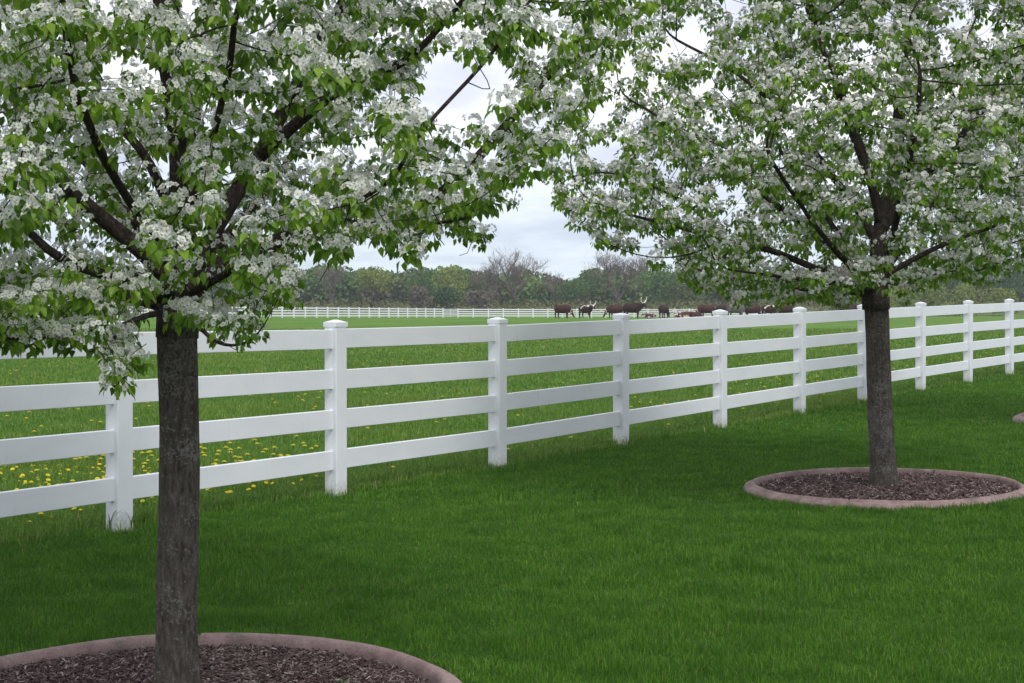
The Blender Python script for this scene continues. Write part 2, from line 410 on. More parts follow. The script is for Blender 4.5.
if len(dx) > NIND:
    Vs, qs, ts, nb = [], [], [], 0
    for i in range(NIND, len(dx)):
        V, q, t = tmpl[i % 4]; s = 1.35
        Vs.append(V * s + np.array([dx[i], dy[i], gz(dx[i], dy[i])])); qs.append(q + nb); ts.append(t + nb); nb += len(V)
    q = np.vstack(qs); t = np.vstack(ts)
    me = mesh_np('dandelion_scatter', np.vstack(Vs), [q, t], [M['dandelion'], M['stem']], midx=np.concatenate([np.ones(len(q)), np.zeros(len(t))]), attr=R.random(nb))
    tag(obj('dandelion_scatter', me), 'far yellow dandelions dotted through the pasture', 'flowers', kind='stuff')
print('dandelions', len(dx))

n = 10; fx = np.concatenate([R.normal(-.6, 1.5, n // 2), R.normal(3, 1.8, n // 2)]); fy = np.concatenate([R.normal(6.3, 1.2, n // 2), R.normal(10.6, 1.8, n // 2)])
k = (fence_side(fx, fy) < -.1) & (fy > 4.8); fx, fy = fx[k], fy[k]; n = len(fx)
a = R.uniform(0, 6.28, n); e = R.normal(0, .3, (n, 2)); c = np.stack([fx, fy, ground_z(fx, fy) + R.uniform(.03, .05, n)], 1)
u_ = np.stack([np.cos(a), np.sin(a), e[:, 0]], 1) * .007; v_ = np.stack([-np.sin(a), np.cos(a), e[:, 1]], 1) * .005
V = np.stack([c - u_, c + v_, c + u_, c - v_], 1).reshape(-1, 3)
tag(obj('fallen_petals', mesh_np('fallen_petals', V, np.arange(4 * n).reshape(n, 4), M['petal'], attr=R.random(4 * n))), 'few white petals fallen on the lawn and mulch', 'petals', kind='stuff')
# ------------------------------------------------------------------ fences
def post_mesh(w_, h_):
    mb = MB(); a = w_ / 2; c = .008
    ring = [(-a + c, -a), (a - c, -a), (a, -a + c), (a, a - c), (a - c, a), (-a + c, a), (-a, a - c), (-a, -a + c)]
    V = [(x, y, -.15) for x, y in ring] + [(x, y, h_) for x, y in ring]
    mb.add(V, [(i, (i + 1) % 8, 8 + (i + 1) % 8, 8 + i) for i in range(8)]); return mb.mesh('post', M['post'])
def cap_mesh(w_, h_):
    mb = MB(); a = w_ / 2
    def sq(s, z): return [(-s, -s, z), (s, -s, z), (s, s, z), (-s, s, z)]
    lv = [sq(a + .003, h_ - .028), sq(a + .004, h_ - .026), sq(a + .004, h_ + .004), sq(a + .004, h_ + .009), sq(.012, h_ + .030)]
    V = sum(lv, [])
    q = [(4 * j + i, 4 * j + (i + 1) % 4, 4 * j + 4 + (i + 1) % 4, 4 * j + 4 + i) for j in range(4) for i in range(4)]
    q += [(16, 17, 18, 19), (3, 2, 1, 0)]
    mb.add(V, q); return mb.mesh('post_cap', M['vinyl'])
RAILZ = [.285, .610, .935, 1.260]     # centres above the ground
def rail_mesh(a, b, th=.040, ht=.156, c=.004):
    """board from a to b (3-D points of its centre line), bevelled long edges"""
    a = np.array(a); b = np.array(b); d_ = b - a; d2 = np.array([d_[0], d_[1], 0]); d2 /= np.linalg.norm(d2)
    n_ = np.array([-d2[1], d2[0], 0]); up = np.array([0, 0, 1.0])
    t, h = th / 2, ht / 2
    prof = [(-t, -h + c), (-t + c, -h), (t - c, -h), (t, -h + c), (t, h - c), (t - c, h), (-t + c, h), (-t, h - c)]
    V = [a + n_ * s_ + up * z_ for s_, z_ in prof] + [b + n_ * s_ + up * z_ for s_, z_ in prof]
    mb = MB(); mb.add(V, [(i, (i + 1) % 8, 8 + (i + 1) % 8, 8 + i) for i in range(8)] + [(0, 1, 2, 3), (3, 4, 7, 0), (4, 5, 6, 7), (8, 9, 10, 11), (11, 12, 15, 8), (12, 13, 14, 15)])
    return mb.mesh('rail', M['vinyl'])
PH = 1.385
fence = thing('board_fence', 'white four-rail fence with capped posts between the mown lawn and the pasture', 'fence', (0, 0, 0))
pm, cm = post_mesh(.132, PH), cap_mesh(.132, PH)
ang = math.atan2(AD[1], AD[0])
zb = [gz(p[0], p[1]) + .02 * float(ss(0, 2.5, p[0])) for p in POSTS]
for p, z in zip(POSTS, zb):
    po = obj('post', pm, fence, (p[0], p[1], z), ang + random.uniform(-.012, .012))
    po.rotation_euler.x = random.uniform(-.004, .004)
    obj('post_cap', cm, po)
for i in range(len(POSTS) - 1):
    a, b_ = POSTS[i], POSTS[i + 1]; d_ = b_ - a; L = np.linalg.norm(d_); d_ /= L
    for rz_ in RAILZ:
        e = random.uniform(-.004, .004)
        p0 = (*(a + d_ * .052), zb[i] + rz_ + e); p1 = (*(b_ - d_ * .052), zb[i + 1] + rz_ + random.uniform(-.004, .004))
        obj('rail', rail_mesh(p0, p1), fence)

far = thing('board_fence', 'distant white fence along the far side of the pasture behind the cattle', 'fence', (0, 0, 0))
def far_pt(px, Y): return np.array([(px - CX) / F * Y, Y])
def far_run(p0, p1, n, pw=.17):
    pts = [p0 + (p1 - p0) * i / n for i in range(n + 1)]
    zs = [gz(*p) for p in pts]; a = math.atan2(*(p1 - p0)[::-1])
    return pts, zs, a
fpm, fcm = post_mesh(.15, PH), cap_mesh(.15, PH)
C0, C1, C2, C3 = far_pt(-260, 118), far_pt(443, 212), far_pt(458, 219), far_pt(770, 236)
for (p0, p1, n) in ((C0, C1, 46), (C2, C3, 22)):
    pts, zs, a = far_run(p0, p1, n)
    for p, z in zip(pts, zs):
        po = obj('post', fpm, far, (p[0], p[1], z), a); obj('post_cap', fcm, po)
    # boards: one long run each, following the ground
    for rz_ in RAILZ:
        V = []; n_ = np.array([-math.sin(a), math.cos(a)]) * .022
        for p, z in zip(pts, zs):
            for s_, h_ in ((-1, -.075), (1, -.075), (1, .075), (-1, .075)): V.append((p[0] + n_[0] * s_, p[1] + n_[1] * s_, z + rz_ + h_))
        mb = MB(); mb.add(V, [(4 * j + i, 4 * j + (i + 1) % 4, 4 * j + 4 + (i + 1) % 4, 4 * j + 4 + i) for j in range(n) for i in range(4)] + [(3, 2, 1, 0), (4 * n, 4 * n + 1, 4 * n + 2, 4 * n + 3)])
        obj('rail', mb.mesh('rail', M['vinyl']), far)
gate = thing('field_gate', 'small white barred gate closing the gap in the distant fence', 'gate', (C1[0], C1[1], gz(*C1)))
e = C2 - C1; L = float(np.linalg.norm(e)); gate.rotation_euler.z = math.atan2(e[1], e[0])
mb = MB()
for z_ in (.22, .42, .62, .82, 1.02, 1.22): mb.box(.22, L - .18, -.02, .02, z_ - .05, z_ + .05)
obj('gate_rails', mb.mesh('gate_rails', M['vinyl']), gate)
mb = MB()
for x_ in (.17, L * .5, L - .17): mb.box(x_ - .05, x_ + .05, -.03, .03, .1, 1.3)
obj('gate_frame', mb.mesh('gate_frame', M['vinyl']), gate)

# ------------------------------------------------------------------ tree beds
m, nt, b = mat('concrete_edging', 0.85, 0.15)
g = ramp(nt, noise(nt, 9, 6, world_pos(nt), 0.65), [(0.3, (0.24, 0.160, 0.150)), (0.7, (0.40, 0.295, 0.28))])
g = mix(nt, 1.0, g, ramp(nt, noise(nt, 120, 3, world_pos(nt)), [(0.3, (0.75, 0.75, 0.75)), (0.65, (1, 1, 1))]), 'MULTIPLY')
st = ramp(nt, noise(nt, 6, 7, world_pos(nt), .7), [(0.50, (0, 0, 0)), (0.66, (.8, .8, .8))])
g = mix(nt, st, g, (0.13, 0.12, 0.105))
nt.links.new(g, b.inputs['Base Color']); bump(nt, b, noise(nt, 150, 4, world_pos(nt)), 0.5, 0.004); M['edging'] = m
m, nt, b = mat('mulch_soil', 0.95, 0.1)
g = ramp(nt, noise(nt, 60, 6, world_pos(nt), 0.8), [(0.3, (0.025, 0.015, 0.013)), (0.7, (0.11, 0.075, 0.065))])
nt.links.new(g, b.inputs['Base Color']); bump(nt, b, noise(nt, 90, 5, world_pos(nt), 0.8), 1.0, 0.02); M['soil'] = m
m, nt, b = mat('bark_chip', 0.85, 0.15)
g = ramp(nt, rnd_attr(nt), [(0.0, (0.035, 0.020, 0.020)), (0.5, (0.12, 0.080, 0.075)), (0.8, (0.27, 0.22, 0.205)), (1.0, (0.52, 0.47, 0.44))])
nt.links.new(g, b.inputs['Base Color']); M['chip'] = m

def edging_ring(cx, cy, label):
    prof = [(RIN, -.06), (RIN, .035), (RIN + .006, .056), (RIN + .018, .066), (RIN + .034, .066), (RIN + .046, .058), (RIN + .052, .052), (RIN + .070, .048), (RIN + .090, .038), (ROUT - .012, .026), (ROUT, .012), (ROUT, -.07)]
    n = 720; V = []
    for i in range(n):
        t = 2 * math.pi * i / n
        wob = 1 + .006 * math.sin(3 * t + cx) + .004 * math.sin(7 * t)
        zc = .004 * mnoise.noise((3 * math.cos(t) + cx, 3 * math.sin(t), 2)) + gz(cx + RIN * math.cos(t), cy + RIN * math.sin(t)) + .003 * math.sin(5 * t + cy)
        joint = (i % 144 == 51)
        for r_, z_ in prof: V.append((r_ * wob * math.cos(t), r_ * wob * math.sin(t), z_ + zc - (.014 if joint and z_ > 0 else 0)))
    k = len(prof)
    q = [(i * k + j, i * k + j + 1, ((i + 1) % n) * k + j + 1, ((i + 1) % n) * k + j) for i in range(n) for j in range(k - 1)]
    mb = MB(); mb.add(V, [f[::-1] for f in q])
    o = obj('bed_edging', mb.mesh('bed_edging', M['edging'], smooth=True), None, (cx, cy, 0))
    tag(o, label, 'edging', 'round concrete edgings of the tree beds')
def mulch(cx, cy, nchip, sc, label):
    V = [(0, 0, gz(cx, cy) + .041)]; rings = 14; n = 64
    for j in range(1, rings + 1):
        for i in range(n):
            t = 2 * math.pi * i / n; r_ = (RIN - .0 + .01) * j / rings
            x, y = r_ * math.cos(t), r_ * math.sin(t)
            z = gz(cx + x, cy + y) + .006 + .035 * (1 - (j / rings) ** 2) + .010 * mnoise.noise((x * 7 + cx, y * 7, 1))
            V.append((x, y, z))
    q = [(1 + (j - 1) * n + i, 1 + j * n + i, 1 + j * n + (i + 1) % n, 1 + (j - 1) * n + (i + 1) % n) for j in range(1, rings) for i in range(n)]
    t3 = [(0, 1 + i, 1 + (i + 1) % n) for i in range(n)]
    V = np.array(V); nb = len(V)
    # chips: thin slabs lying at all angles
    rr = np.sqrt(R.random(nchip)) * (RIN - .015); t = R.uniform(0, 2 * math.pi, nchip)
    cx_, cy_ = rr * np.cos(t), rr * np.sin(t)
    cz_ = ground_z(cx + cx_, cy + cy_) + .010 + .035 * (1 - (rr / RIN) ** 2) + R.uniform(-.004, .014, nchip)
    L = R.uniform(.008, .034, nchip) * sc; W = R.uniform(.002, .007, nchip) * sc; T = np.full(nchip, .002) * sc
    A = R.uniform(0, 2 * math.pi, nchip); E = R.normal(0, .35, nchip); Ro = R.normal(0, .5, nchip)
    ca, sa, ce, se, cr, sr = np.cos(A), np.sin(A), np.cos(E), np.sin(E), np.cos(Ro), np.sin(Ro)
    ux = np.stack([ca * ce, sa * ce, se], 1)
    v0 = np.stack([-sa, ca, 0 * A], 1); w0 = np.cross(ux, v0)
    vx = v0 * cr[:, None] + w0 * sr[:, None]; wx = np.cross(ux, vx)
    c = np.stack([cx_, cy_, cz_], 1)
    S = np.array([(x, y, z) for z in (-1, 1) for (x, y) in ((-1, -1), (1, -1), (1, 1), (-1, 1))], float)
    CV = c[:, None] + S[None, :, :1] * (ux * L[:, None] / 1)[:, None] + S[None, :, 1:2] * (vx * W[:, None])[:, None] + S[None, :, 2:] * (wx * T[:, None])[:, None]
    FQ = np.array([(3, 2, 1, 0), (4, 5, 6, 7), (0, 1, 5, 4), (1, 2, 6, 5), (2, 3, 7, 6), (3, 0, 4, 7)])
    fq = (np.arange(nchip)[:, None, None] * 8 + FQ[None] + nb).reshape(-1, 4)
    at = np.concatenate([np.zeros(nb), np.repeat(R.beta(1.6, 2.2, nchip), 8)])
    quads = np.vstack([np.array(q), fq])
    me = mesh_np('mulch', np.vstack([V, CV.reshape(-1, 3)]), [quads, np.array(t3)], [M['soil'], M['chip']],
                 midx=np.concatenate([np.zeros(len(q)), np.ones(len(fq)), np.zeros(len(t3))]), attr=at)
    tag(obj('bark_mulch', me, None, (cx, cy, 0)), label, 'mulch', kind='stuff')
edging_ring(*TREES[0], 'pinkish concrete ring around the mulch under the nearest left tree')
edging_ring(*TREES[1], 'pinkish concrete ring around the mulch under the right-hand tree')
edging_ring(*TREES[2], 'sliver of a third concrete ring at the right edge of the lawn')
mulch(*TREES[0], 26000, .62, 'reddish brown bark mulch around the foot of the left tree')
mulch(*TREES[1], 13000, .95, 'bark mulch around the foot of the right-hand tree')
mulch(*TREES[2], 1200, 2.2, 'bark mulch inside the third ring at the right edge')

# small weed growing through the mulch of the near bed
def weed(x, y, h, n, label):
    mb = MB(); at = []
    for i in range(n):
        a = random.uniform(0, 6.28); L = h * random.uniform(.6, 1.0); w_ = .006
        dx_, dy_ = math.cos(a), math.sin(a); px_, py_ = -dy_ * w_, dx_ * w_
        V = []
        for s in (0, .35, .7, 1.0):
            r_ = .45 * L * s * s; zz_ = L * (s - .25 * s * s); ww = (1 - s) * .8 + .15 if s > 0 else .4
            V += [(dx_ * r_ - px_ * ww, dy_ * r_ - py_ * ww, zz_), (dx_ * r_ + px_ * ww, dy_ * r_ + py_ * ww, zz_ + .002)]
        mb.add(V, [(0, 1, 3, 2), (2, 3, 5, 4), (4, 5, 7, 6)])
    me = mb.mesh('weed', M['weed'], attr=R.random(mb.n))
    tag(obj('weed', me, None, (x, y, gz(x, y) + .03)), label, 'weed')
weed(-.66, 5.66, .09, 16, 'small green weed sprouting in the mulch beside the left tree')
weed(POSTS[2][0] - .03, POSTS[2][1] - .13, .20, 6, 'coarse grass blades at the foot of the fence post left of the near trunk')
weed(POSTS[2][0] + .10, POSTS[2][1] - .08, .17, 6, 'second tuft of coarse blades, on the right side of the leftmost post foot')
weed(3.62, 12.45, .07, 14, 'tiny green weed at the back of the right-hand mulch bed')

# ------------------------------------------------------------------ pear trees
def in_poly(x, y, poly):
    poly = np.asarray(poly, float); c = np.zeros(x.shape, bool); n = len(poly); j = n - 1
    for i in range(n):
        xi, yi = poly[i]; xj, yj = poly[j]
        k = ((yi > y) != (yj > y)) & (x < (xj - xi) * (y - yi) / (yj - yi + 1e-12) + xi)
        c ^= k; j = i
    return c

def grow(base, fork, limbs, attract, step, infl, kill, iters, up=0.05):
    """limbs are polylines from the fork; the rest of the crown grows towards attraction points"""
    pos = [np.array(base, float)]; par = [-1]; lock = [True]
    def extend(start, pts, lk=False):
        cur = start
        for p in pts:
            p = np.asarray(p, float); a = pos[cur]; L = np.linalg.norm(p - a); n = max(1, int(round(L / step)))
            for i in range(1, n + 1):
                q_ = a + (p - a) * i / n
                if not lk and i < n: q_ = q_ + R.normal(0, step * .09, 3)
                pos.append(q_); par.append(cur); lock.append(lk); cur = len(pos) - 1
        return cur
    fk = extend(0, [base + (fork - base) * .5, fork], True)
    runs = []
    for lb in limbs:
        P0 = np.asarray(lb[0], float); A = np.array(pos)
        dist = np.linalg.norm(A - P0, axis=1)
        s = int(np.argmin(dist)); n0 = len(pos)
        # smooth the authored points
        pts = [np.asarray(p, float) for p in lb]
        sm = [pts[0]]
        for i in range(len(pts) - 1):
            p0 = pts[max(i - 1, 0)]; p1 = pts[i]; p2 = pts[i + 1]; p3 = pts[min(i + 2, len(pts) - 1)]
            for t in (.34, .67, 1.0):
                sm.append(.5 * ((2 * p1) + (-p0 + p2) * t + (2 * p0 - 5 * p1 + 4 * p2 - p3) * t * t + (-p0 + 3 * p1 - 3 * p2 + p3) * t ** 3))
        if dist[s] < step * .6: sm = sm[1:]
        extend(s, sm); runs.append((n0, len(pos)))
    att = np.asarray(attract, float)
    pos_a = np.array(pos); lk = np.array(lock)
    D = np.full(len(att), 1e9); NI = np.zeros(len(att), int)
    def upd(i0):
        nonlocal D, NI
        newp = np.array(pos[i0:]); ids = np.arange(i0, len(pos)); okk = ~np.array(lock[i0:])
        newp = newp[okk]; ids = ids[okk]
        for c in range(0, len(newp), 400):
            dm = ((att[:, None] - newp[None, c:c + 400]) ** 2).sum(-1)
            j = dm.argmin(1); dmin = np.sqrt(dm[np.arange(len(att)), j])
            k = dmin < D; D[k] = dmin[k]; NI[k] = ids[c:c + 400][j[k]]
    upd(0)
    grown = {}
    for it in range(iters):
        keep = D > kill
        att = att[keep]; D = D[keep]; NI = NI[keep]
        if not len(att): break
        act = D < infl
        if not act.any(): infl *= 1.5; 
        if not act.any(): continue
        ni = NI[act]; dr = att[act] - np.array(pos)[ni]; dr /= np.linalg.norm(dr, axis=1)[:, None] + 1e-9
        uq, inv = np.unique(ni, return_inverse=True)
        S = np.zeros((len(uq), 3)); np.add.at(S, inv, dr)
        i0 = len(pos); cnt = 0
        for u_, s in zip(uq, S):
            L = np.linalg.norm(s)
            if L < .05 or grown.get(u_, 0) >= 3: continue
            s = s / L + np.array([0, 0, up]) + R.normal(0, .14, 3); s /= np.linalg.norm(s)
            q_ = pos[u_] + s * step
            grown[u_] = grown.get(u_, 0) + 1
            pos.append(q_); par.append(int(u_)); lock.append(False); cnt += 1
        if not cnt: break
        upd(i0)
    return np.array(pos), np.array(par), fk, runs

def branch_radii(pos, par, e, rtip):
    n = len(pos); s = np.zeros(n); kids = [[] for _ in range(n)]
    for i in range(1, n): kids[par[i]].append(i)
    r = np.zeros(n)
    for i in range(n - 1, -1, -1):
        r[i] = rtip if not kids[i] else (sum(r[c] ** e for c in kids[i]) + (rtip * .12) ** e) ** (1 / e)
    return r, kids

def cluster_templates(nt_, nfl, full, leaf_len, fl_r, nlf=(8, 14)):
    """a spur: a dome of five-petalled flowers over a ruff of hanging leaves"""
    out_ = []
    for _ in range(nt_):
        PV, PF, PM, LV, LF = [], [], [], [], []; npv = 0; nl = 0
        rad = R.uniform(.032, .046)
        for k in range(int(nfl * R.uniform(.75, 1.25))):
            th = math.acos(R.uniform(-.35, 1.0)); ph = R.uniform(0, 2 * math.pi)
            n_ = np.array([math.sin(th) * math.cos(ph), math.sin(th) * math.sin(ph), math.cos(th)])
            c = n_ * rad * np.array([1.05, 1.05, .8]) * R.uniform(.8, 1.2) + np.array([0, 0, .012])
            n_ = n_ + R.normal(0, .28, 3); n_ /= np.linalg.norm(n_)
            u_ = np.cross(n_, [0.3, .1, 1]); u_ /= np.linalg.norm(u_); v_ = np.cross(n_, u_)
            fr = fl_r * R.uniform(.85, 1.12); a0 = R.uniform(0, 6.28)
            if full:
                for p in range(5):
                    a = a0 + p * 2 * math.pi / 5
                    dr = math.cos(a) * u_ + math.sin(a) * v_; sd = -math.sin(a) * u_ + math.cos(a) * v_
                    PV += [c + dr * fr * .12, c + dr * fr * .62 + sd * fr * .42 + n_ * fr * .14, c + dr * fr * 1.0 + n_ * fr * .10, c + dr * fr * .62 - sd * fr * .42 + n_ * fr * .14]
                    PF.append([npv, npv + 1, npv + 2, npv + 3]); PM.append(0); npv += 4
                s = fr * .24
            else:
                for p in range(2):
                    a = a0 + p * math.pi / 4 * 1.0
                    d1 = math.cos(a) * u_ + math.sin(a) * v_; d2 = -math.sin(a) * u_ + math.cos(a) * v_
                    PV += [c + d1 * fr * .92 + n_ * .001 * p, c + d2 * fr * .92 + n_ * .001 * p, c - d1 * fr * .92 + n_ * .001 * p, c - d2 * fr * .92 + n_ * .001 * p]
                    PF.append([npv, npv + 1, npv + 2, npv + 3]); PM.append(0); npv += 4
                s = fr * .24
            PV += [c + n_ * fr * .10 + u_ * s, c + n_ * fr * .10 + v_ * s, c + n_ * fr * .10 - u_ * s, c + n_ * fr * .10 - v_ * s]
            PF.append([npv, npv + 1, npv + 2, npv + 3]); PM.append(1); npv += 4
        for k in range(int(R.integers(*nlf))):
            a = R.uniform(0, 6.28); droop = R.uniform(.55, 1.45)
            dr = np.array([math.cos(a) * math.cos(droop), math.sin(a) * math.cos(droop), -math.sin(droop)])
            sd = np.array([-math.sin(a), math.cos(a), 0]); sd = sd * math.cos(.5) + np.cross(dr, sd) * math.sin(R.normal(0, .5)); sd /= np.linalg.norm(sd)
            nn = np.cross(dr, sd)
            L = leaf_len * R.uniform(.7, 1.2); W = L * R.uniform(.27, .36)
            b0 = np.array([math.cos(a), math.sin(a), 0]) * R.uniform(.008, .026) + np.array([0, 0, R.uniform(-.012, .012)]) + dr * .012
            fold = nn * W * .35
            LV += [b0, b0 + dr * L * .33 + sd * W - fold * -1, b0 + dr * L * .36, b0 + dr * L * .33 - sd * W - fold * -1,
                   b0 + dr * L * .72 + sd * W * .55 + fold * .5 + nn * L * -.04, b0 + dr * L * .72 + nn * L * -.05, b0 + dr * L * .72 - sd * W * .55 + fold * .5 + nn * L * -.04, b0 + dr * L + nn * L * -.14]
            LF += [[nl, nl + 1, nl + 2, nl + 2], [nl, nl + 2, nl + 3, nl + 3], [nl + 1, nl + 4, nl + 5, nl + 2], [nl + 2, nl + 5, nl + 6, nl + 3], [nl + 4, nl + 7, nl + 5, nl + 5], [nl + 5, nl + 7, nl + 6, nl + 6]]
            nl += 8
        out_.append((np.array(PV), np.array(PF), np.array(PM), np.array(LV), np.array(LF)))
    return out_

def place(templates, cpos, scale, which):
    """stamp templates at many spots -> arrays"""
    V_, F_, M_, A_ = [], [], [], []; nb = 0
    n = len(cpos); pick = R.integers(0, len(templates), n)
    yaw = R.uniform(0, 6.28, n); tx = R.normal(0, .28, n); ty = R.normal(0, .28, n)
    for t, tp in enumerate(templates):
        k = np.where(pick == t)[0]
        if not len(k): continue
        V, Fq = (tp[0], tp[1]) if which == 'petal' else (tp[3], tp[4])
        cy, sy_ = np.cos(yaw[k]), np.sin(yaw[k]); cx, sx_ = np.cos(tx[k]), np.sin(tx[k]); cz, sz = np.cos(ty[k]), np.sin(ty[k])
        Rz = np.zeros((len(k), 3, 3)); Rz[:, 0, 0] = cy; Rz[:, 0, 1] = -sy_; Rz[:, 1, 0] = sy_; Rz[:, 1, 1] = cy; Rz[:, 2, 2] = 1
        Rx = np.zeros_like(Rz); Rx[:, 0, 0] = 1; Rx[:, 1, 1] = cx; Rx[:, 1, 2] = -sx_; Rx[:, 2, 1] = sx_; Rx[:, 2, 2] = cx
        Ry = np.zeros_like(Rz); Ry[:, 1, 1] = 1; Ry[:, 0, 0] = cz; Ry[:, 0, 2] = sz; Ry[:, 2, 0] = -sz; Ry[:, 2, 2] = cz
        RR = Ry @ Rx @ Rz
        W = np.einsum('nij,vj->nvi', RR, V) * scale[k][:, None, None] + cpos[k][:, None]
        V_.append(W.reshape(-1, 3)); F_.append((np.arange(len(k))[:, None, None] * len(V) + Fq[None]).reshape(-1, 4) + nb)
        if which == 'petal':
            M_.append(np.tile(tp[2], len(k))); per = 4
            A_.append(np.repeat(R.random(len(k) * (len(V) // 4)), 4))
        else:
            A_.append(np.repeat(np.clip(R.beta(2, 2, len(k) * (len(V) // 8)) + np.repeat(R.normal(0, .12, len(k)), len(V) // 8), 0, 1), 8))
        nb += len(k) * len(V)
    return np.vstack(V_), np.vstack(F_), (np.concatenate(M_) if M_ else None), np.concatenate(A_)

def mesh_mixed(name, V, Fq, mats, midx=None, attr=None):
    """quads whose last two indices are equal are triangles"""
    tri = Fq[:, 2] == Fq[:, 3]
    fs = [Fq[~tri], Fq[tri][:, :3]]
    mi = None if midx is None else np.concatenate([midx[~tri], midx[tri]])
    return mesh_np(name, V, fs, mats, midx=mi, attr=attr)

def pear_tree(cfg):
    tx, ty = TREES[cfg['i']]; zb_ = gz(tx, ty) + .012
    base = np.array([tx, ty, zb_]); fork = np.array(cfg['fork'], float)
    # attraction points
    att = cfg['attract']()
    pos, par, fk, runs = grow(base, fork, cfg['limbs'], att, cfg['step'], cfg['infl'], cfg['kill'], 130)
    r, kids = branch_radii(pos, par, cfg.get('e', 2.25), cfg['rtip'])
    k_ = cfg['rfork'] / r[fk]
    # thicken towards the fork so that it meets the trunk
    r = r * (1 + (k_ - 1) * np.clip((r - cfg['rtip'] * 2) / (r[fk] - cfg['rtip'] * 2), 0, 1) ** .85)
    r_thin = r.copy()
    for (a_, b_), lr in zip(runs, cfg.get('lr', [])):
        if lr: r[a_:b_] = np.maximum(r[a_:b_], np.linspace(lr[0], lr[1], b_ - a_))
    print('tree', cfg['i'], 'nodes', len(pos), 'k', round(float(k_), 2))
    root = thing('pear_tree', cfg['label'], 'tree', tuple(base), 0, 'blossoming pear trees in ringed beds')
    # trunk
    H = fork[2] - base[2]; tp, tr = [], []
    for s in np.linspace(-.05, 1.0, 26):
        c = base + (fork - base) * s
        c = c + np.array([.010 * math.sin(s * 4 + tx), 0, 0]) * math.sin(max(0, min(1, s)) * math.pi)
        tp.append(c - base)
        fl = 1 + .36 * math.exp(-max(s, 0) * H / .075) + .10 * (1 - min(1, max(0, s)))
        top = 1 + .05 * max(0, (s - .86) / .14) ** 2
        tr.append(cfg['rtrunk'] * fl * top * (1 + .012 * math.sin(s * 23)))
    up_ = (fork - base) / np.linalg.norm(fork - base)
    for dz_, f_ in ((.03, .97), (.065, .88), (.10, .70), (.125, .40), (.135, .05)): tp.append(fork + up_ * dz_ - base); tr.append(cfg['rtrunk'] * f_)
    mb = MB(); mb.tube(tp, tr, 28, cap=False)
    V = np.vstack(mb.v); c0 = np.repeat(np.array(tp), 28, 0)
    dv_ = V - c0; a = np.arctan2(dv_[:, 1], dv_[:, 0])
    V[:] = c0 + dv_ * (1 + .03 * np.sin(a * 3 + V[:, 2] * 2) + .018 * np.sin(a * 7 + V[:, 2] * 5) + .10 * np.exp(-np.maximum(V[:, 2], 0) / .09) * np.sin(a * 5 + 1))[:, None]
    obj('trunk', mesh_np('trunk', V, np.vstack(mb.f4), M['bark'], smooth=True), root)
    # branches as chains
    mb = MB(); done = set()
    starts = [(fk, c) for c in kids[fk]]
    while starts:
        p, c = starts.pop()
        ch = [p, c]; cur = c
        while kids[cur]:
            ks = sorted(kids[cur], key=lambda q_: -r[q_])
            for o_ in ks[1:]: starts.append((cur, o_))
            cur = ks[0]; ch.append(cur)
        pts = pos[ch].copy(); rr = r[ch].copy()
        rr[0] = min(rr[0], rr[1] * 1.25 if p != fk else rr[1] * 1.1)
        if p == fk: pts[0] = pts[0] - np.array([0, 0, .06])
        if len(pts) > 3:
            for _ in range(2): pts[1:-1] = (pts[:-2] + 2 * pts[1:-1] + pts[2:]) / 4
        k = 12 if rr[1] > .03 else 8 if rr[1] > .012 else 5 if rr[1] > .005 else 3
        mb.tube(pts - base, rr, k, cap=rr[1] > .01)
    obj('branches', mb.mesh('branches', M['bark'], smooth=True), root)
    # spurs with flowers and leaves
    thin = np.where((r < cfg['rspur']) & (np.arange(len(r)) > fk))[0]
    cand = thin[R.random(len(thin)) < cfg['pspur']]
    tips = np.array([i for i in range(fk + 1, len(pos)) if not kids[i]])
    mid_ = np.where((r >= cfg['rspur']) & (r < .034) & (np.arange(len(r)) > fk + 4))[0]; mid_ = mid_[R.random(len(mid_)) < .20]
    cand = np.unique(np.concatenate([cand, tips, mid_]))
    cp = np.repeat(pos[cand], cfg.get('rep', 1), 0)
    off = R.normal(0, 1, cp.shape); off[:, 2] = np.abs(off[:, 2]) * .6; off /= np.linalg.norm(off, axis=1)[:, None]
    cp = cp + R.normal(0, cfg['jit'], cp.shape) + np.array([0, 0, .015]) + off * (r[cand] * 1.3)[:, None]
    ax_ = np.hypot(cp[:, 0] - base[0], cp[:, 1] - base[1]); inner = (ax_ < .50) & (cp[:, 2] < fork[2] + 1.5)
    cp = cp[~inner | (R.random(len(cp)) < np.where((cp[:, 2] < fork[2] + .38) & (ax_ < .34), .12, .42))]
    if 'extra' in cfg: cp = np.vstack([cp, cfg['extra']()])
    sc = R.uniform(.78, 1.25, len(cp)) * cfg['csc']
    X_, Y_ = proj(cp)
    if 'keep' in cfg:
        k = cfg['keep'](cp, X_, Y_); cp, sc, X_, Y_ = cp[k], sc[k], X_[k], Y_[k]
    vis = (X_ > -60) & (X_ < 1084) & (Y_ > -60) & (Y_ < 740)
    print('  clusters', len(cp), 'in view', int(vis.sum()))
    PV, PF, PM_, PA, LV, LF, LA = [], [], [], [], [], [], []; n1_ = n2_ = 0
    for sel, tpl in ((vis, cfg['t_full']), (~vis, cfg['t_low'])):
        if not sel.any(): continue
        V, Fq, Mi, A = place(tpl, cp[sel], sc[sel], 'petal'); PV.append(V); PF.append(Fq + n1_); PM_.append(Mi); PA.append(A); n1_ += len(V)
        V, Fq, Mi, A = place(tpl, cp[sel], sc[sel], 'leaf'); LV.append(V); LF.append(Fq + n2_); LA.append(A); n2_ += len(V)
    V = np.vstack(PV) - base
    obj('blossom', mesh_mixed('blossom', V, np.vstack(PF), [M['petal'], M['centre']], np.concatenate(PM_), np.concatenate(PA)), root)
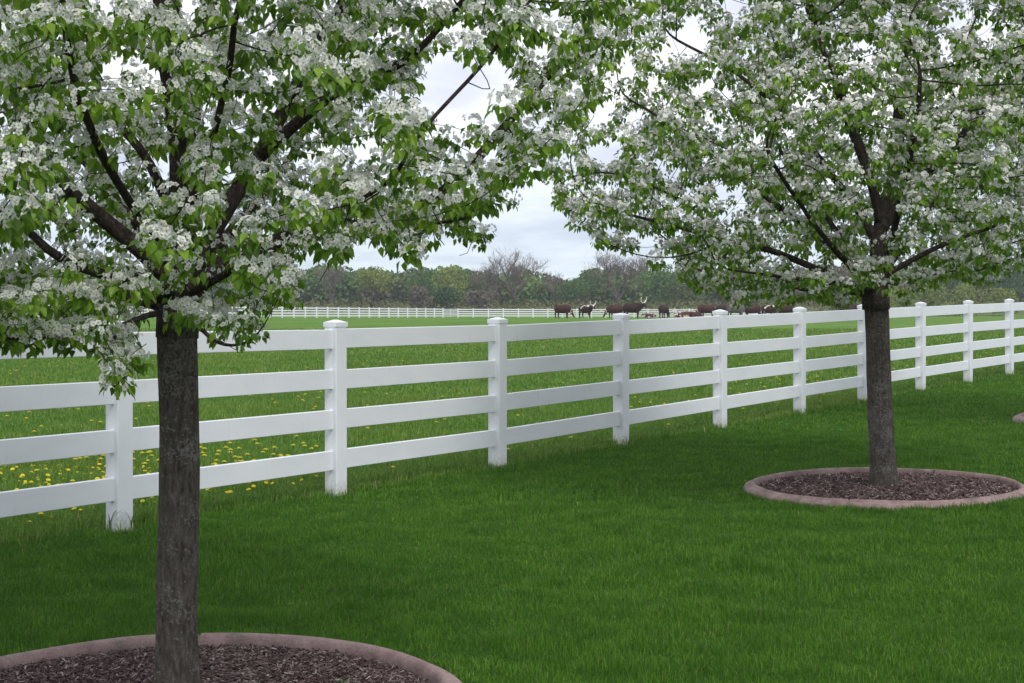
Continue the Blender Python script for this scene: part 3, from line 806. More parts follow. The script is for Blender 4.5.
    V = np.vstack(LV) - base
    obj('foliage', mesh_mixed('foliage', V, np.vstack(LF), [M['leaf']], None, np.concatenate(LA)), root)
    return root

def T(i, pts):      # authored limb: (x px, y px, depth offset from the trunk)
    Y0 = TREES[i][1]; return [P(a, b_, Y0 + c) for a, b_, c in pts]
full_t = cluster_templates(14, 19, True, .036, .0113, (9, 15))
mid_t = cluster_templates(12, 20, False, .038, .0118, (9, 14))
low_t = cluster_templates(6, 7, False, .050, .021)

# outline of the two crowns in the photograph, used to prune the growth
POLY1 = [(-900, -1500), (860, -1500), (800, -300), (655, -20), (640, 30), (612, 75), (590, 118), (560, 150), (548, 190), (520, 236), (470, 238), (440, 262), (400, 258), (350, 268), (300, 292), (285, 318), (262, 352), (222, 352), (203, 336), (194, 322), (178, 318), (150, 336), (136, 352), (130, 372), (126, 408), (108, 408), (102, 352), (60, 353), (46, 344), (0, 351), (-80, 351), (-900, 420)]
HOLES1 = [(466, 92, 40, 30), (440, 112, 14, 20), (440, 60, 12, 14), (60, 28, 26, 14), (218, 40, 14, 22), (236, 84, 12, 10), (84, 172, 14, 16), (115, 115, 11, 14), (540, 95, 22, 9), (280, 145, 10, 10)]
def carve(p, poly, holes, soft=7):
    x, y = proj(p); j = R.normal(0, soft, (2, len(x)))
    k = in_poly(x + j[0], y + j[1], poly)
    for hx, hy, ha, hb in holes: k &= ((x - hx) / ha) ** 2 + ((y - hy) / hb) ** 2 > 1
    return k
def lumpy(p, s, seed):
    return np.array([mnoise.noise((a * s, b_ * s, c * s + seed)) for a, b_, c in p])

def att1():
    tx, ty = TREES[0]; n = 21000
    z = R.uniform(1.32, 5.6, n); a = R.uniform(0, 2 * math.pi, n)
    prof = np.interp(z, [1.3, 1.5, 1.7, 2.1, 2.7, 3.4, 4.2, 5.0, 5.6], [1.15, 1.5, 1.7, 1.85, 2.05, 2.1, 1.8, 1.1, .25])
    rr = prof * np.sqrt(R.uniform(.03, 1, n))
    p = np.stack([tx + rr * np.cos(a), ty + rr * np.sin(a), z], 1)
    k = carve(p, POLY1, HOLES1) & (lumpy(p, 2.3, 3) > -.16) & (p[:, 1] > ty - 1.75)
    keep_low = (z > 2.75) & (R.random(n) < .45)
    p = p[k & ~keep_low]
    return p[:5600]
L1 = [T(0, [(178, 312, 0), (180, 270, .02), (183, 225, .02), (186, 175, -.03), (182, 120, -.06), (172, 60, -.10), (166, 0, -.12), (168, -120, -.05), (176, -300, 0), (180, -520, .05)]),
      T(0, [(182, 305, 0), (205, 278, .03), (238, 252, .06), (290, 238, .10), (345, 228, .14), (400, 218, .2), (440, 195, .24), (478, 158, .28), (520, 108, .3), (560, 62, .32), (598, 18, .35), (640, -60, .4)]),
      T(0, [(186, 285, 0), (210, 235, .05), (238, 190, .1), (268, 140, .14), (296, 86, .12), (318, 40, .1), (350, -10, .1), (380, -120, .1)]),
      T(0, [(258, 158, .13), (300, 120, .05), (345, 85, -.0), (385, 72, -.05), (412, 56, -.08), (445, 22, -.1), (480, -20, -.1)]),
      T(0, [(172, 285, 0), (150, 258, .0), (112, 226, -.05), (72, 192, -.1), (42, 152, -.14), (18, 108, -.16), (0, 50, -.2), (-30, -40, -.2)]),
      T(0, [(170, 300, 0), (140, 290, -.15), (108, 275, -.3), (60, 260, -.42), (28, 230, -.5), (0, 208, -.55), (-50, 190, -.6)]),
      T(0, [(168, 308, 0), (140, 298, .0), (105, 292, .04), (72, 292, .05), (35, 302, .06), (-10, 312, .1), (-70, 310, .1)]),
      T(0, [(168, 312, -.02), (140, 318, -.3), (110, 330, -.5), (72, 333, -.6), (28, 340, -.65), (-20, 336, -.7)]),
      T(0, [(110, 330, -.5), (118, 342, -.62), (124, 356, -.7), (119, 378, -.74), (117, 400, -.75)]),
      T(0, [(75, 333, -.6), (68, 342, -.66), (60, 350, -.7)]),
      T(0, [(40, 338, -.64), (30, 346, -.7), (16, 352, -.72)]),
      T(0, [(118, 342, -.62), (104, 348, -.66), (88, 352, -.7)]),
      T(0, [(172, 296, -.06), (166, 276, -.3), (168, 282, -.5), (180, 300, -.6), (190, 318, -.64)]),
      T(0, [(165, 276, -.3), (145, 270, -.5), (120, 285, -.65), (100, 305, -.75)]),
      T(0, [(180, 235, 0), (162, 190, .06), (145, 155, .1), (125, 132, .12), (105, 112, .14), (92, 60, .2), (80, -20, .25)]),
      T(0, [(196, 322, -.02), (208, 336, -.08), (224, 345, -.12), (245, 344, -.16), (262, 330, -.2)]),
      T(0, [(345, 228, .14), (372, 236, .05), (402, 232, 0), (440, 222, -.04), (485, 216, -.05)]),
      T(0, [(182, 300, 0), (205, 285, -.25), (250, 262, -.55), (300, 235, -.8), (352, 205, -1.0), (400, 175, -1.15)]),
      T(0, [(180, 290, 0), (185, 262, -.3), (190, 215, -.65), (205, 160, -.95), (225, 90, -1.2), (235, 0, -1.4)]),
      T(0, [(175, 290, 0), (165, 255, -.25), (130, 200, -.6), (95, 140, -.95), (70, 60, -1.2), (60, -30, -1.35)]),
      T(0, [(182, 295, 0), (200, 265, .35), (235, 225, .8), (275, 180, 1.2), (310, 120, 1.6), (330, 60, 1.8)]),
      T(0, [(176, 290, 0), (160, 255, .35), (130, 215, .8), (95, 175, 1.2), (60, 130, 1.6), (35, 80, 1.8)]),
      T(0, [(183, 265, 0), (190, 215, .3), (195, 150, .7), (200, 80, 1.0), (205, -20, 1.3)]),
      ]
cfg1 = dict(i=0, lr=[(.070, .018), (.038, .007), (.040, .009), (.026, .008), (.036, .009), (.026, .007), (.030, .006), (.013, .004), (.007, .003), (.005, .002), (.005, .002), (.005, .002), (.010, .003), (.009, .003), (.022, .007), (.010, .003), (.016, .004), (.018, .004), (.018, .006), (.018, .006), (.026, .008), (.026, .008), (.03, .01)], fork=P(177, 322, TREES[0][1]), limbs=L1, attract=att1, step=.065, infl=.5, kill=.125, rtip=.0017, rfork=.082, rtrunk=.0725,
            rspur=.0085, pspur=.88, jit=.024, csc=.96, t_full=full_t, t_low=low_t,
            keep=lambda cp, X_, Y_: carve(cp, POLY1, HOLES1[:3], 9),
            label='nearest white-blossomed pear tree at the left, its thick trunk in front of the fence')
pear_tree(cfg1)

POLY2 = [(560, -900), (650, -260), (632, -60), (625, 20), (585, 60), (560, 105), (566, 130), (545, 158), (528, 186), (545, 205), (560, 232), (600, 258), (632, 283), (690, 292), (725, 303), (762, 314), (800, 314), (832, 304), (862, 300), (864, 296), (888, 296), (892, 308), (918, 308), (932, 288), (985, 282), (1004, 272), (1010, 262), (1100, 262), (1400, -900)]
HOLES2 = [(688, 42, 26, 16), (700, 92, 14, 9), (636, 118, 14, 8), (604, 150, 16, 10), (612, 196, 9, 7), (745, 235, 10, 6), (832, 232, 9, 11), (720, 150, 8, 7), (905, 240, 6, 9), (660, 180, 8, 6), (790, 195, 6, 6)]
def att2():
    tx, ty = TREES[1]; n = 30000
    z = R.uniform(1.5, 6.4, n); a = R.uniform(0, 2 * math.pi, n)
    prof = np.interp(z, [1.5, 1.7, 2.0, 2.5, 3.0, 3.8, 4.7, 5.6, 6.4], [1.3, 1.9, 2.45, 2.85, 2.75, 2.35, 1.85, 1.1, .2])
    rr = prof * np.sqrt(R.uniform(.02, 1, n))
    p = np.stack([tx + rr * np.cos(a), ty + rr * np.sin(a), z], 1)
    k = carve(p, POLY2, HOLES2, 4) & (lumpy(p, 1.9, 11) > -.03) & ~((z > 4.3) & (R.random(n) < .5))
    return p[k][:8000]
L2 = [T(1, [(875, 298, 0), (878, 260, 0), (880, 225, .0), (890, 190, .03), (898, 150, .05), (900, 90, 0), (905, 20, 0), (900, -120, 0), (895, -260, 0)]),
      T(1, [(874, 292, 0), (884, 276, -.05), (905, 264, -.1), (935, 248, -.15), (965, 236, -.2), (1005, 222, -.25), (1050, 195, -.3)]),
      T(1, [(880, 235, 0), (905, 195, -.1), (935, 165, -.15), (965, 132, -.2), (990, 100, -.22), (1014, 72, -.25), (1040, 30, -.3)]),
      T(1, [(872, 296, 0), (852, 290, -.1), (832, 276, -.2), (800, 262, -.3), (765, 248, -.4), (722, 240, -.45), (675, 226, -.5), (630, 214, -.5), (585, 200, -.5)]),
      T(1, [(868, 285, 0), (846, 260, .1), (825, 240, .2), (790, 215, .3), (750, 185, .4), (705, 150, .5), (660, 118, .5), (620, 95, .5)]),
      T(1, [(878, 250, 0), (862, 215, 0), (835, 180, 0), (805, 140, -.05), (770, 100, -.1), (735, 72, -.1), (700, 52, -.15), (668, 36, -.15)]),
      T(1, [(880, 225, 0), (870, 180, -.1), (850, 130, -.2), (835, 85, -.3), (820, 40, -.35), (805, -20, -.4)]),
      T(1, [(880, 210, .1), (865, 160, .3), (845, 100, .5), (815, 30, .6), (790, -40, .7)]),
      T(1, [(870, 290, 0), (860, 275, -.4), (840, 255, -.8), (815, 225, -1.2), (790, 190, -1.6), (765, 150, -1.9)]),
      T(1, [(876, 285, 0), (885, 262, -.4), (895, 225, -.8), (905, 180, -1.2), (915, 130, -1.6), (920, 80, -1.8)]),
      T(1, [(872, 290, 0), (848, 285, -.4), (810, 280, -.8), (765, 275, -1.1), (715, 268, -1.3)]),
      T(1, [(872, 280, 0), (850, 250, .5), (825, 215, 1.0), (795, 175, 1.5), (770, 130, 1.9)]),
      T(1, [(878, 280, 0), (900, 250, .5), (925, 215, 1.0), (950, 175, 1.5), (975, 130, 1.9)]),
      T(1, [(873, 294, 0), (840, 292, .35), (790, 288, .7), (740, 280, 1.0), (690, 268, 1.2)]),
      T(1, [(722, 240, -.45), (690, 205, -.35), (650, 185, -.2), (610, 172, -.1), (570, 176, 0)]),
      T(1, [(722, 240, -.45), (690, 255, -.5), (650, 258, -.5), (612, 246, -.45), (580, 228, -.4)]),
      T(1, [(884, 282, 0), (900, 285, -.3), (930, 275, -.6), (960, 270, -.8), (985, 272, -.9)]),
      ]
cfg2 = dict(i=1, lr=[(.062, .018), (.030, .007), (.042, .008), (.034, .006), (.038, .007), (.038, .008), (.036, .01), (.035, .01), (.03, .008), (.03, .008), (.026, .006)], fork=P(876, 302, TREES[1][1]), limbs=L2, attract=att2, step=.075, infl=.6, kill=.145, rtip=.0022, rfork=.112, rtrunk=.093,
            rspur=.009, pspur=.50, jit=.03, csc=1.28, t_full=mid_t, t_low=low_t,
            keep=lambda cp, X_, Y_: carve(cp, POLY2, HOLES2[:4], 5),
            label='white-blossomed pear tree right of centre, its mulch ring fully in view')
pear_tree(cfg2)

def att3():
    tx, ty = TREES[2]; n = 9000
    z = R.uniform(1.75, 6.4, n); a = R.uniform(0, 2 * math.pi, n)
    prof = np.interp(z, [1.7, 2.1, 2.7, 3.3, 4.0, 5.0, 6.4], [1.1, 1.9, 2.35, 2.4, 2.2, 1.5, .2])
    rr = prof * np.sqrt(R.uniform(.02, 1, n))
    p = np.stack([tx + rr * np.cos(a), ty + rr * np.sin(a), z], 1)
    return p[lumpy(p, 1.8, 21) > -.1][:3800]
b3 = np.array([*TREES[2], 0]); L3 = []
for a_, l_, h_ in ((0, 0, 4.2), (0.3, 1.9, 1.9), (1.2, 1.8, 2.3), (2.1, 1.9, 1.4), (2.9, 2.1, 1.3), (3.3, 1.7, 2.6), (4.0, 1.9, 1.6), (4.9, 1.8, 2.1), (5.6, 1.9, 1.3)):
    L3.append([b3 + np.array([l_ * s * math.cos(a_), l_ * s * math.sin(a_), 1.78 + h_ * s ** .8]) for s in (0.02, .15, .35, .6, .85)])
cfg3 = dict(i=2, fork=b3 + np.array([0, 0, 1.72]), limbs=L3, attract=att3, step=.1, infl=.7, kill=.19, rtip=.003, rfork=.11, rtrunk=.095,
            rspur=.014, pspur=.75, jit=.04, csc=1.35, t_full=mid_t, t_low=low_t,
            label='third blossoming pear tree, only its crown edge showing at the far right')
pear_tree(cfg3)

# ------------------------------------------------------------------ far treeline
def bare_material(name, c0, c1):
    m, nt, b = mat(name, .9, .05)
    nt.links.new(ramp(nt, noise(nt, 1.5, 3, world_pos(nt)), [(0.3, c0), (0.7, c1)]), b.inputs['Base Color']); return m
M['bare'] = bare_material('bare_twig', (.11, .092, .082), (.20, .170, .152))
M['far_trunk'] = bare_material('far_trunk', (.05, .045, .04), (.09, .08, .07))
def far_leaf(name, c0, c1):
    return leafy(name, [(0, c0), (1, c1)], .2, .8, .1)
M['f_olive'] = far_leaf('far_olive', (.085, .12, .045), (.15, .19, .065))
M['f_green'] = far_leaf('far_green', (.065, .135, .045), (.12, .21, .065))
M['f_yellow'] = far_leaf('far_yellow_green', (.15, .20, .045), (.26, .30, .075))
M['f_grey'] = far_leaf('far_grey_brown', (.12, .108, .088), (.19, .172, .135))
M['f_dark'] = far_leaf('far_dark_green', (.042, .095, .045), (.08, .155, .06))

def bare_branches(mb, p, d_, L, r, lev, spread=.5, up=.12):
    n = 4; pts = [p]; dd_ = d_.copy()
    for i in range(n):
        dd_ = dd_ + R.normal(0, .10, 3) + np.array([0, 0, up * .4]); dd_ /= np.linalg.norm(dd_)
        pts.append(pts[-1] + dd_ * L / n)
    mb.tube(pts, np.linspace(r, r * .62, n + 1), 6 if lev > 3 else 3, cap=False)
    if lev == 0: return pts[-1:]
    ends = []
    nk = 3 if lev > 1 else 4
    for k in range(nk):
        s = R.uniform(.35, 1.0) if k else 1.0
        j = s * n; i = min(int(j), n - 1); q_ = pts[i] + (pts[i + 1] - pts[i]) * (j - i)
        nd = dd_ + R.normal(0, spread, 3); nd[2] += up; nd /= np.linalg.norm(nd)
        ends += bare_branches(mb, q_, nd, L * R.uniform(.62, .86), r * .60, lev - 1, spread, up)
    return ends
def bare_tree(name, px, Y, H, label, lev=6, stems=3, mtl='bare', wide=1.15):
    x = (px - CX) / F * Y; z = gz(x, Y)
    root = thing(name, label, 'tree', (x, Y, z), 0)
    mb = MB(); mb.tube([(0, 0, -.3), (0, 0, H * .10), (.1, 0, H * .2)], [H * .034, H * .026, H * .022], 8)
    obj('trunk', mb.mesh('trunk', M['far_trunk'], smooth=True), root)
    mb = MB()
    for k in range(stems):
        a = 2 * math.pi * k / stems + R.uniform(-.4, .4)
        d_ = np.array([math.cos(a) * .55, math.sin(a) * .55, 1.0]); d_ /= np.linalg.norm(d_)
        bare_branches(mb, np.array([.1 * math.cos(a), .1 * math.sin(a), H * (.12 + .03 * k)]), d_, H * .27, H * .017, lev - 1, .52, .16)
    V = np.vstack(mb.v); s = H / V[:, 2].max()
    for v in mb.v: v *= np.array([wide, wide, s])
    obj('crown', mb.mesh('crown', M[mtl]), root); return root
def far_crown(n, H, W, q_, lobes, low=.12):
    """leaf clumps spread through a few overlapping lobes"""
    cs = [np.array([R.normal(0, W * .22), R.normal(0, W * .22), H * R.uniform(low + .18, .82)]) for _ in range(lobes)]
    rs = [W * R.uniform(.26, .42) for _ in range(lobes)]
    k = R.integers(0, lobes, n); d_ = R.normal(0, 1, (n, 3)); d_ /= np.linalg.norm(d_, axis=1)[:, None]
    rad = R.uniform(.25, 1, n) ** .45
    c = np.array(cs)[k] + d_ * (np.array(rs)[k] * rad)[:, None] * np.array([1, 1, 1.05])
    c[:, 2] = np.clip(c[:, 2], H * low * R.uniform(.3, 1, n), H * R.uniform(.93, 1.0, n))
    return c
def clump_cards(c, size):
    n = len(c); a = R.normal(0, 1, (n, 3)); a /= np.linalg.norm(a, axis=1)[:, None]
    b_ = np.cross(a, R.normal(0, 1, (n, 3))); b_ /= np.linalg.norm(b_, axis=1)[:, None]
    s = size * R.uniform(.5, 1.3, n)[:, None]
    V = np.stack([c - a * s, c + b_ * s * .6, c + a * s * .8, c - b_ * s * .7], 1).reshape(-1, 3)
    return V, np.arange(4 * n).reshape(n, 4)
def leafy_tree(name, px, Y, H, W, mtl, label, lobes=9, n=1500, size=.28, low=.12, cat='tree'):
    x = (px - CX) / F * Y; root = thing(name, label, cat, (x, Y, gz(x, Y)), R.uniform(0, 6))
    mb = MB(); mb.tube([(0, 0, -.2), (.05, 0, H * .35), (0, .1, H * .75)], [H * .022, H * .016, H * .005], 6)
    for k in range(5):
        a = R.uniform(0, 6.28); z0 = H * R.uniform(.2, .5)
        mb.tube([(0, 0, z0), (W * .3 * math.cos(a), W * .3 * math.sin(a), z0 + H * .25)], [H * .009, H * .003], 4)
    obj('trunk', mb.mesh('trunk', M['far_trunk']), root)
    V, q_ = clump_cards(far_crown(n, H, W, size, lobes, low), size)
    obj('crown', mesh_np('crown', V, q_, M[mtl], attr=np.repeat(R.random(n), 4)), root)
    return root

def hpx(px_top, Y, x):   # height that brings the top to a row of the picture
    return EYE + (HY - px_top) / F * Y - gz(x, Y)
def at_top(fn, name, px, top, Y, *a, **k):
    x = (px - CX) / F * Y; return fn(name, px, Y, hpx(top + (3 if fn is leafy_tree and px < 900 else 0), Y, x), *a, **k)
at_top(bare_tree, 'bare_tree', 514, 246, 285, 'tall leafless grey-brown tree behind the distant fence, left of the cattle', lev=7, stems=4)
at_top(bare_tree, 'bare_tree', 617, 247, 285, 'wide leafless tree standing directly behind the bull with raised white horns', lev=7, stems=4, wide=1.35)
at_top(bare_tree, 'bare_tree', 556, 270, 300, 'small leafless tree midway between the two tall bare trees', lev=6)
at_top(bare_tree, 'bare_tree', 488, 262, 296, 'thin bare tree touching the left side of the tall leafless tree', lev=6)
at_top(bare_tree, 'bare_tree', 330, 262, 300, 'brownish bare tree seen under the low right branches of the left pear tree', lev=6)
at_top(leafy_tree, 'yellow_green_tree', 451, 264, 290, 7.5, 'f_yellow', 'yellow-green rounded tree behind the gate in the distant fence', n=1500)
at_top(leafy_tree, 'green_tree', 430, 268, 296, 8.5, 'f_green', 'mid green tree on the left side of the yellow-green one', n=1700)
at_top(leafy_tree, 'green_tree', 474, 268, 302, 7.5, 'f_olive', 'olive green tree on the right side of the yellow-green one', n=1500)
at_top(leafy_tree, 'green_tree', 447, 284, 278, 5.5, 'f_dark', 'dark green low tree in front of the yellow-green one', n=1300)
at_top(leafy_tree, 'brown_bush', 424, 284, 274, 5.2, 'f_grey', 'rounded grey-brown bush behind the far fence, just left of the gate', lobes=6, n=1200, low=.0, cat='bush')
at_top(leafy_tree, 'brown_bush', 482, 288, 276, 7.0, 'f_grey', 'wide grey-brown thicket behind the far fence, just right of the gate', lobes=8, n=1500, low=.0, cat='bush')
at_top(leafy_tree, 'yellow_green_tree', 372, 262, 280, 6.5, 'f_yellow', 'yellowish tree with a dark trunk below the left pear tree branches', n=1100, low=.4)
at_top(leafy_tree, 'green_tree', 576, 274, 300, 6.5, 'f_green', 'fresh green tree above the two leftmost cattle', n=1300)
at_top(leafy_tree, 'green_tree', 592, 266, 306, 6.0, 'f_green', 'green tree touching the left side of the wide leafless tree', n=1200)
at_top(leafy_tree, 'green_tree', 655, 262, 300, 8.0, 'f_green', 'bright green tree just right of the wide leafless tree', n=1600)
at_top(leafy_tree, 'green_tree', 690, 272, 300, 8.5, 'f_olive', 'olive tree behind the lying cattle', n=1600)
at_top(leafy_tree, 'green_tree', 1002, 250, 290, 11, 'f_dark', 'dark green tree at the right edge behind the fence', n=2200)
at_top(leafy_tree, 'green_tree', 950, 258, 296, 10, 'f_green', 'green tree behind the third and fourth fence posts from the right', n=2000)
for (px, top, Wd, lab) in ((842, 286, 5.6, 'olive bush just left of the trunk of the right-hand pear tree'), (905, 284, 6.2, 'yellow-olive bush just right of the right-hand pear trunk'),
                           (934, 286, 5.4, 'yellow-olive bush behind the third post from the right end of the fence'), (962, 283, 6.0, 'tallest yellow-olive bush behind the second post from the right'),
                           (1008, 288, 5.6, 'yellow-olive bush behind the last fence post on the right')):
    at_top(leafy_tree, 'olive_bush', px, top, 255, Wd, 'f_yellow' if px > 880 else 'f_olive', lab, lobes=7, n=1400, size=.22, low=.0, cat='bush')

# the wood behind reads as one mass
n = 230000
wx = R.uniform(-260, 260, n); wy = R.uniform(318, 350, n)
pxs = CX + F * wx / wy
hb = 7.7 + 2.4 * np.array([mnoise.noise((a * .05, b_ * .03, 7)) for a, b_ in zip(wx, wy)]) + 2.6 * np.array([mnoise.noise((a * .20, b_ * .12, 3)) for a, b_ in zip(wx, wy)])
hb = hb - 2.2 * np.exp(-((pxs - 568) / 22) ** 2) - 1.2 * np.exp(-((pxs - 500) / 40) ** 2) + 1.2 * ss(930, 1010, pxs)
zz_ = hb * R.uniform(0, 1, n) ** 1.0
c = np.stack([wx, wy, ground_z(wx, wy) + zz_], 1)
V, q_ = clump_cards(c, .58)
cn = np.array([mnoise.noise((a * .11, b_ * .06, 1.5)) for a, b_ in zip(wx, wy)])
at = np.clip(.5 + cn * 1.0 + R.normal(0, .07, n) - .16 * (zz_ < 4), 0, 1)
M['wood'] = leafy('far_wood', [(0, (.15, .135, .10)), (.33, (.135, .155, .08)), (.55, (.11, .185, .07)), (.8, (.14, .235, .075)), (1, (.22, .30, .085))], .15, .9, .05)
tag(obj('far_woods', mesh_np('far_woods', V, q_, M['wood'], attr=np.repeat(at, 4))), 'long mass of mixed green and brown woodland on the horizon', 'woods', kind='stuff')
# low scrub at the foot of the wood
n = 16000
wx = R.uniform(-170, 170, n); wy = R.uniform(262, 300, n); h_ = 1.4 + 1.1 * np.array([mnoise.noise((a * .15, b_ * .1, 9)) for a, b_ in zip(wx, wy)])
c = np.stack([wx, wy, ground_z(wx, wy) + h_ * R.random(n)], 1); V, q_ = clump_cards(c, .30)
at = np.clip(.25 + .5 * R.random(n) + .2 * np.array([mnoise.noise((a * .08, 1, 2)) for a in wx]), 0, 1)
M['scrub'] = leafy('low_scrub', [(0, (.13, .11, .075)), (.5, (.14, .15, .06)), (1, (.15, .19, .06))], .15, .9, .05)
tag(obj('low_scrub', mesh_np('low_scrub', V, q_, M['scrub'], attr=np.repeat(at, 4))), 'low tan and green scrub between the distant fence and the woods', 'scrub', kind='stuff')

# ------------------------------------------------------------------ cattle
def hide(name, c0, c1, patch=None, thr=.56, sc=1.6):
    m, nt, b = mat(name, .75, .2)
    oc = coords(nt)
    g = ramp(nt, noise(nt, 3, 4, oc), [(0.3, c0), (0.7, c1)])
    if patch:
        g = mix(nt, ramp(nt, noise(nt, sc, 3, oc), [(thr, (0, 0, 0)), (thr + .04, (1, 1, 1))]), g, patch)
    nt.links.new(g, b.inputs['Base Color']); return m
HIDE = dict(red=hide('red_hide', (.038, .016, .014), (.070, .029, .024)),
            dark=hide('dark_hide', (.022, .012, .012), (.050, .026, .024)),
            spot=hide('spotted_hide', (.030, .013, .012), (.055, .022, .02), (.62, .58, .52), .55, 1.7),
            roan=hide('roan_hide', (.10, .09, .09), (.20, .18, .175), (.03, .02, .02), .60, 2.0),
            pied=hide('pied_hide', (.065, .025, .02), (.10, .04, .03), (.65, .60, .54), .52, 2.2))
m, nt, b = mat('horn', .4, .4); nt.links.new(ramp(nt, noise(nt, 6, 2, coords(nt)), [(.3, (.62, .57, .47)), (.7, (.78, .74, .66))]), b.inputs['Base Color']); M['horn'] = m
m, nt, b = mat('hoof', .5, .3); b.inputs['Base Color'].default_value = (.03, .025, .02, 1); M['hoof'] = m

def ring_loft(mb, secs, k=14):
    """secs: (centre, half width, half height, axis tilt vector)"""
    pts = np.array([s[0] for s in secs], float); T_ = np.gradient(pts, axis=0); T_ /= np.linalg.norm(T_, axis=1)[:, None]
    V = []
    for (c, w_, h_), t in zip([(s[0], s[1], s[2]) for s in secs], T_):
        u_ = np.array([0, 1.0, 0]); v_ = np.cross(t, u_); v_ /= np.linalg.norm(v_)
        for i in range(k):
            a = 2 * math.pi * i / k; V.append(np.array(c) + u_ * w_ * math.cos(a) + v_ * h_ * math.sin(a))
    n = len(secs)
    q_ = [(j * k + i, j * k + (i + 1) % k, (j + 1) * k + (i + 1) % k, (j + 1) * k + i) for j in range(n - 1) for i in range(k)]
    V += [pts[0], pts[-1]]
    t3 = [(0 * k + (i + 1) % k, i, n * k) for i in range(k)] + [((n - 1) * k + i, (n - 1) * k + (i + 1) % k, n * k + 1) for i in range(k)]
    mb.add(V, q_, t3)

def cow_body(pose):
    """long-horned cattle, facing +X, standing about 1.42 m at the shoulder; one closed remeshed surface"""
    mb = MB(); dz = -.62 if pose == 'lie' else 0
    ring_loft(mb, [((-.98, 0, 1.12 + dz), .08, .14), ((-.93, 0, 1.05 + dz), .24, .30), ((-.72, 0, 1.00 + dz), .32, .42), ((-.35, 0, .97 + dz), .36, .43),
                   ((.05, 0, .95 + dz), .38, .45), ((.38, 0, .97 + dz), .35, .47), ((.62, 0, 1.04 + dz), .29, .42), ((.78, 0, 1.10 + dz), .18, .28)])
    if pose == 'graze':
        nk = [((.60, 0, 1.10), .20, .34), ((.84, 0, .96), .16, .27), ((1.05, 0, .72), .12, .19), ((1.18, 0, .52), .10, .13)]
        hd = [((1.12, 0, .56), .08, .09), ((1.20, 0, .46), .115, .12), ((1.30, 0, .32), .09, .10), ((1.40, 0, .17), .065, .07), ((1.44, 0, .10), .06, .055)]
        hb_ = np.array([1.15, 0, .58]); hd_dir = np.array([.45, 0, -.9])
    else:
        nk = [((.60, 0, 1.10 + dz), .20, .36), ((.84, 0, 1.13 + dz), .16, .29), ((1.02, 0, 1.21 + dz), .13, .21), ((1.12, 0, 1.29 + dz), .11, .14)]
        hd = [((1.05, 0, 1.34 + dz), .09, .09), ((1.15, 0, 1.31 + dz), .13, .13), ((1.28, 0, 1.20 + dz), .10, .115), ((1.41, 0, 1.07 + dz), .075, .085), ((1.47, 0, 1.01 + dz), .07, .065)]
        hb_ = np.array([1.10, 0, 1.40 + dz]); hd_dir = np.array([.75, 0, -.6])
    ring_loft(mb, nk); ring_loft(mb, hd, 12)
    if pose == 'lie':
        for s in (-1, 1):
            mb.tube([(-.70, s * .22, .42), (-.38, s * .34, .26), (-.62, s * .36, .09), (-.30, s * .34, .06)], [.15, .11, .06, .045], 10)
            mb.tube([(.52, s * .16, .38), (.78, s * .24, .14), (.56, s * .22, .07), (.46, s * .22, .05)], [.11, .075, .05, .045], 10)
    else:
        for s in (-1, 1):
            st_ = .07 * s
            mb.tube([(-.70, s * .17, 1.05), (-.62 + st_, s * .17, .74), (-.80 + st_, s * .16, .46), (-.76 + st_, s * .16, .14), (-.72 + st_, s * .16, .02)], [.20, .16, .080, .060, .070], 10)
            mb.tube([(.50, s * .15, .98), (.48 - st_, s * .15, .68), (.52 - st_, s * .15, .42), (.50 - st_, s * .15, .14), (.53 - st_, s * .15, .02)], [.17, .12, .075, .055, .068], 10)
        mb.tube([(.86, 0, .95), (.70, 0, .80), (.45, 0, .72)], [.05, .07, .05], 8)     # dewlap and brisket
    for s in (-1, 1):                                     # ears
        e0 = hb_ + np.array([-.01, s * .10, -.08]); mb.tube([e0, e0 + np.array([-.04, s * .10, -.02]), e0 + np.array([-.05, s * .18, -.05])], [.030, .045, .012], 6)
    me0 = mb.mesh('tmp', HIDE['red'])
    o = bpy.data.objects.new('tmp', me0); col.objects.link(o)
    rm = o.modifiers.new('r', 'REMESH'); rm.mode = 'VOXEL'; rm.voxel_size = .024
    sm = o.modifiers.new('s', 'SMOOTH'); sm.factor = .5; sm.iterations = 4
    dg = bpy.context.evaluated_depsgraph_get(); me = bpy.data.meshes.new_from_object(o.evaluated_get(dg))
    bpy.data.objects.remove(o); me.name = 'body_' + pose
    me.polygons.foreach_set('use_smooth', np.ones(len(me.polygons), bool))
    return me, hb_, dz
POSE = {p: cow_body(p) for p in ('stand', 'graze', 'lie')}
BODY = {}
